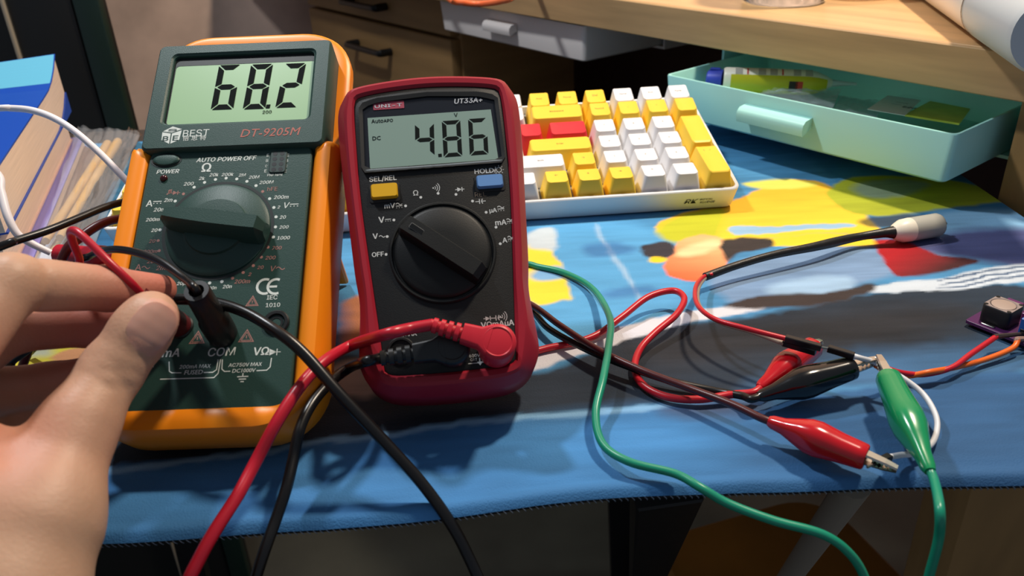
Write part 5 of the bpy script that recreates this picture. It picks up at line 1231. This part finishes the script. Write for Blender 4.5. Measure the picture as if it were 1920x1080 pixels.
# crease on the index finger's middle joint
Qx = G - (J['i_pip'] + V3(8, 2, -3)).astype(np.float32); xa = unit(J['i_dip'] - J['i_pip']).astype(np.float32)
D = D + np.where((np.abs(D) < 4) & (np.linalg.norm(Qx, axis=-1) < 14), .7 * np.exp(-((Qx @ xa) / 1.0) ** 2), 0)
D = D.astype(np.float32)

def surface_nets(D, origin, h):
    ins = D < 0; nx, ny, nz = D.shape
    corner = [(i, j, k) for i in (0, 1) for j in (0, 1) for k in (0, 1)]
    sl = lambda c: tuple(slice(c[a], D.shape[a] - 1 + c[a]) for a in range(3))
    cnt = sum(ins[sl(c)].astype(np.int8) for c in corner); act = (cnt > 0) & (cnt < 8)
    cells = np.argwhere(act); vid = -np.ones(act.shape, np.int64); vid[act] = np.arange(len(cells))
    acc = np.zeros((len(cells), 3)); num = np.zeros(len(cells))
    for c in corner:
        for ax in range(3):
            if c[ax]: continue
            e = list(c); e[ax] = 1; e = tuple(e)
            d0 = D[cells[:, 0] + c[0], cells[:, 1] + c[1], cells[:, 2] + c[2]]; d1 = D[cells[:, 0] + e[0], cells[:, 1] + e[1], cells[:, 2] + e[2]]
            m = (d0 < 0) != (d1 < 0); t = np.where(m, d0 / np.where(m, d0 - d1, 1), 0)
            p = np.tile(np.array(c, float), (len(cells), 1)); p[:, ax] += t
            acc += p * m[:, None]; num += m
    V = origin + (cells + acc / num[:, None]) * h
    Fc = []
    for ax in range(3):
        b, c = (ax + 1) % 3, (ax + 2) % 3
        s0 = [slice(None)] * 3; s1 = [slice(None)] * 3; s0[ax] = slice(0, -1); s1[ax] = slice(1, None)
        cr = np.argwhere(ins[tuple(s0)] != ins[tuple(s1)])
        ok = (cr[:, b] > 0) & (cr[:, c] > 0) & (cr[:, b] < D.shape[b] - 1) & (cr[:, c] < D.shape[c] - 1); cr = cr[ok]
        def v(db, dc):
            q = cr.copy(); q[:, b] += db; q[:, c] += dc; return vid[q[:, 0], q[:, 1], q[:, 2]]
        f = np.stack([v(-1, -1), v(0, -1), v(0, 0), v(-1, 0)], -1)
        fl = ins[cr[:, 0], cr[:, 1], cr[:, 2]]
        f[~fl] = f[~fl][:, ::-1]; Fc.append(f)
    return V, np.concatenate(Fc)
HV, HF = surface_nets(D, lo.astype(float), h_)
# light smoothing
ed_ = np.concatenate([HF[:, [0, 1]], HF[:, [1, 2]], HF[:, [2, 3]], HF[:, [3, 0]]])
for it in range(2):
    sm = np.zeros_like(HV); nn = np.zeros(len(HV)); np.add.at(sm, ed_[:, 0], HV[ed_[:, 1]]); np.add.at(sm, ed_[:, 1], HV[ed_[:, 0]]); np.add.at(nn, ed_[:, 0], 1); np.add.at(nn, ed_[:, 1], 1)
    HV = HV * .5 + .5 * sm / nn[:, None]
HB = V3(J['w_r'][0], J['w_r'][1], J['w_r'][2])
hand = empty('person', HB, label='bare left hand reaching in from the lower left, pinching a red lead', cat='person')
me = bpy.data.meshes.new('hand')
me.from_pydata(((HV - HB) * S).tolist(), [], HF.tolist()); me.update()
me.polygons.foreach_set('use_smooth', np.ones(len(me.polygons), bool))
skin = np.tile(np.array(lin((186, 150, 124))), (len(HV), 1)); red_ = np.array(lin((190, 108, 92))); 
def tint(c, r, col, a):
    global skin
    w = a * np.exp(-(np.linalg.norm(HV - c, axis=1) / r) ** 2)[:, None]; skin = skin * (1 - w) + col * w
for nm, r in (('i_tip', 22), ('m_tip', 26), ('i_mcp', 26), ('m_dip', 24)): tint(J[nm], r, red_, .75)
tint(far(10, 780, 255), 16, np.array(lin((200, 116, 98))), .55); tint(J['t_mcp'] + V3(14, 0, -10), 14, np.array(lin((204, 140, 112))), .5)
Q = HV - J['t_tip']; qa, qs, qn = Q @ ta, Q @ tside, Q @ tn
nail = ((np.abs((qs - .6) / 7.0) ** 3 + np.abs((qa + 2.0) / 8.6) ** 3) < .95) & (qn > 1)
skin[nail] = skin[nail] * .55 + np.array(lin((206, 150, 140))) * .45
ca = me.color_attributes.new('skin', 'FLOAT_COLOR', 'POINT'); ca.data.foreach_set('color', np.concatenate([skin, np.ones((len(skin), 1))], 1).ravel())
me.materials.append(mat('skin', (214, 172, 140), .48, spec=.4, sss=.25, attr='skin', bump=.25, bscale=900, var=.05, vscale=90))
o = bpy.data.objects.new('hand', me); COL.objects.link(o); o.parent = hand
# nail plate: a thin curved shell bedded in the tip
na, ns = 25, 15; aa = -2.1 + 7.3 * np.sin(np.linspace(-math.pi / 2, math.pi / 2, na)); Vn = []
for lay in (0, -.55):
    for a in aa:
        half = 6.3 * max(0.0, 1 - abs((a + 2.1) / 7.3) ** 2.8) ** (1 / 2.8) + .02
        rad = float(np.interp(a, (-9.6, -6, -2, 2, 5.4), (9.3, 10.0, 9.9, 9.25, 8.2))) + lay
        for sgm in np.linspace(-1, 1, ns):
            th = sgm * half / 9.0 - .05
            Vn.append(J['t_tip'] + ta * a + (tn * math.cos(th) + tside * math.sin(th)) * rad - tn * .1)
Fn = []
for l in (0, 1):
    for i in range(na - 1):
        for k in range(ns - 1):
            q = l * na * ns + i * ns + k; Fn.append([q, q + 1, q + ns + 1, q + ns])
rim = [i for i in range(ns)] + [i * ns + ns - 1 for i in range(1, na)] + [(na - 1) * ns + k for k in range(ns - 2, -1, -1)] + [i * ns for i in range(na - 2, 0, -1)]
for i in range(len(rim)):
    a, b = rim[i], rim[(i + 1) % len(rim)]; Fn.append([a, b, b + na * ns, a + na * ns])
mk('thumbnail', local((np.array(Vn), Fn), HB), mat('nail', (196, 150, 134), .28, spec=.5, sss=.2), hand, smooth=50)
bpy.data.objects.remove(_fo); bpy.data.curves.remove(_fc)
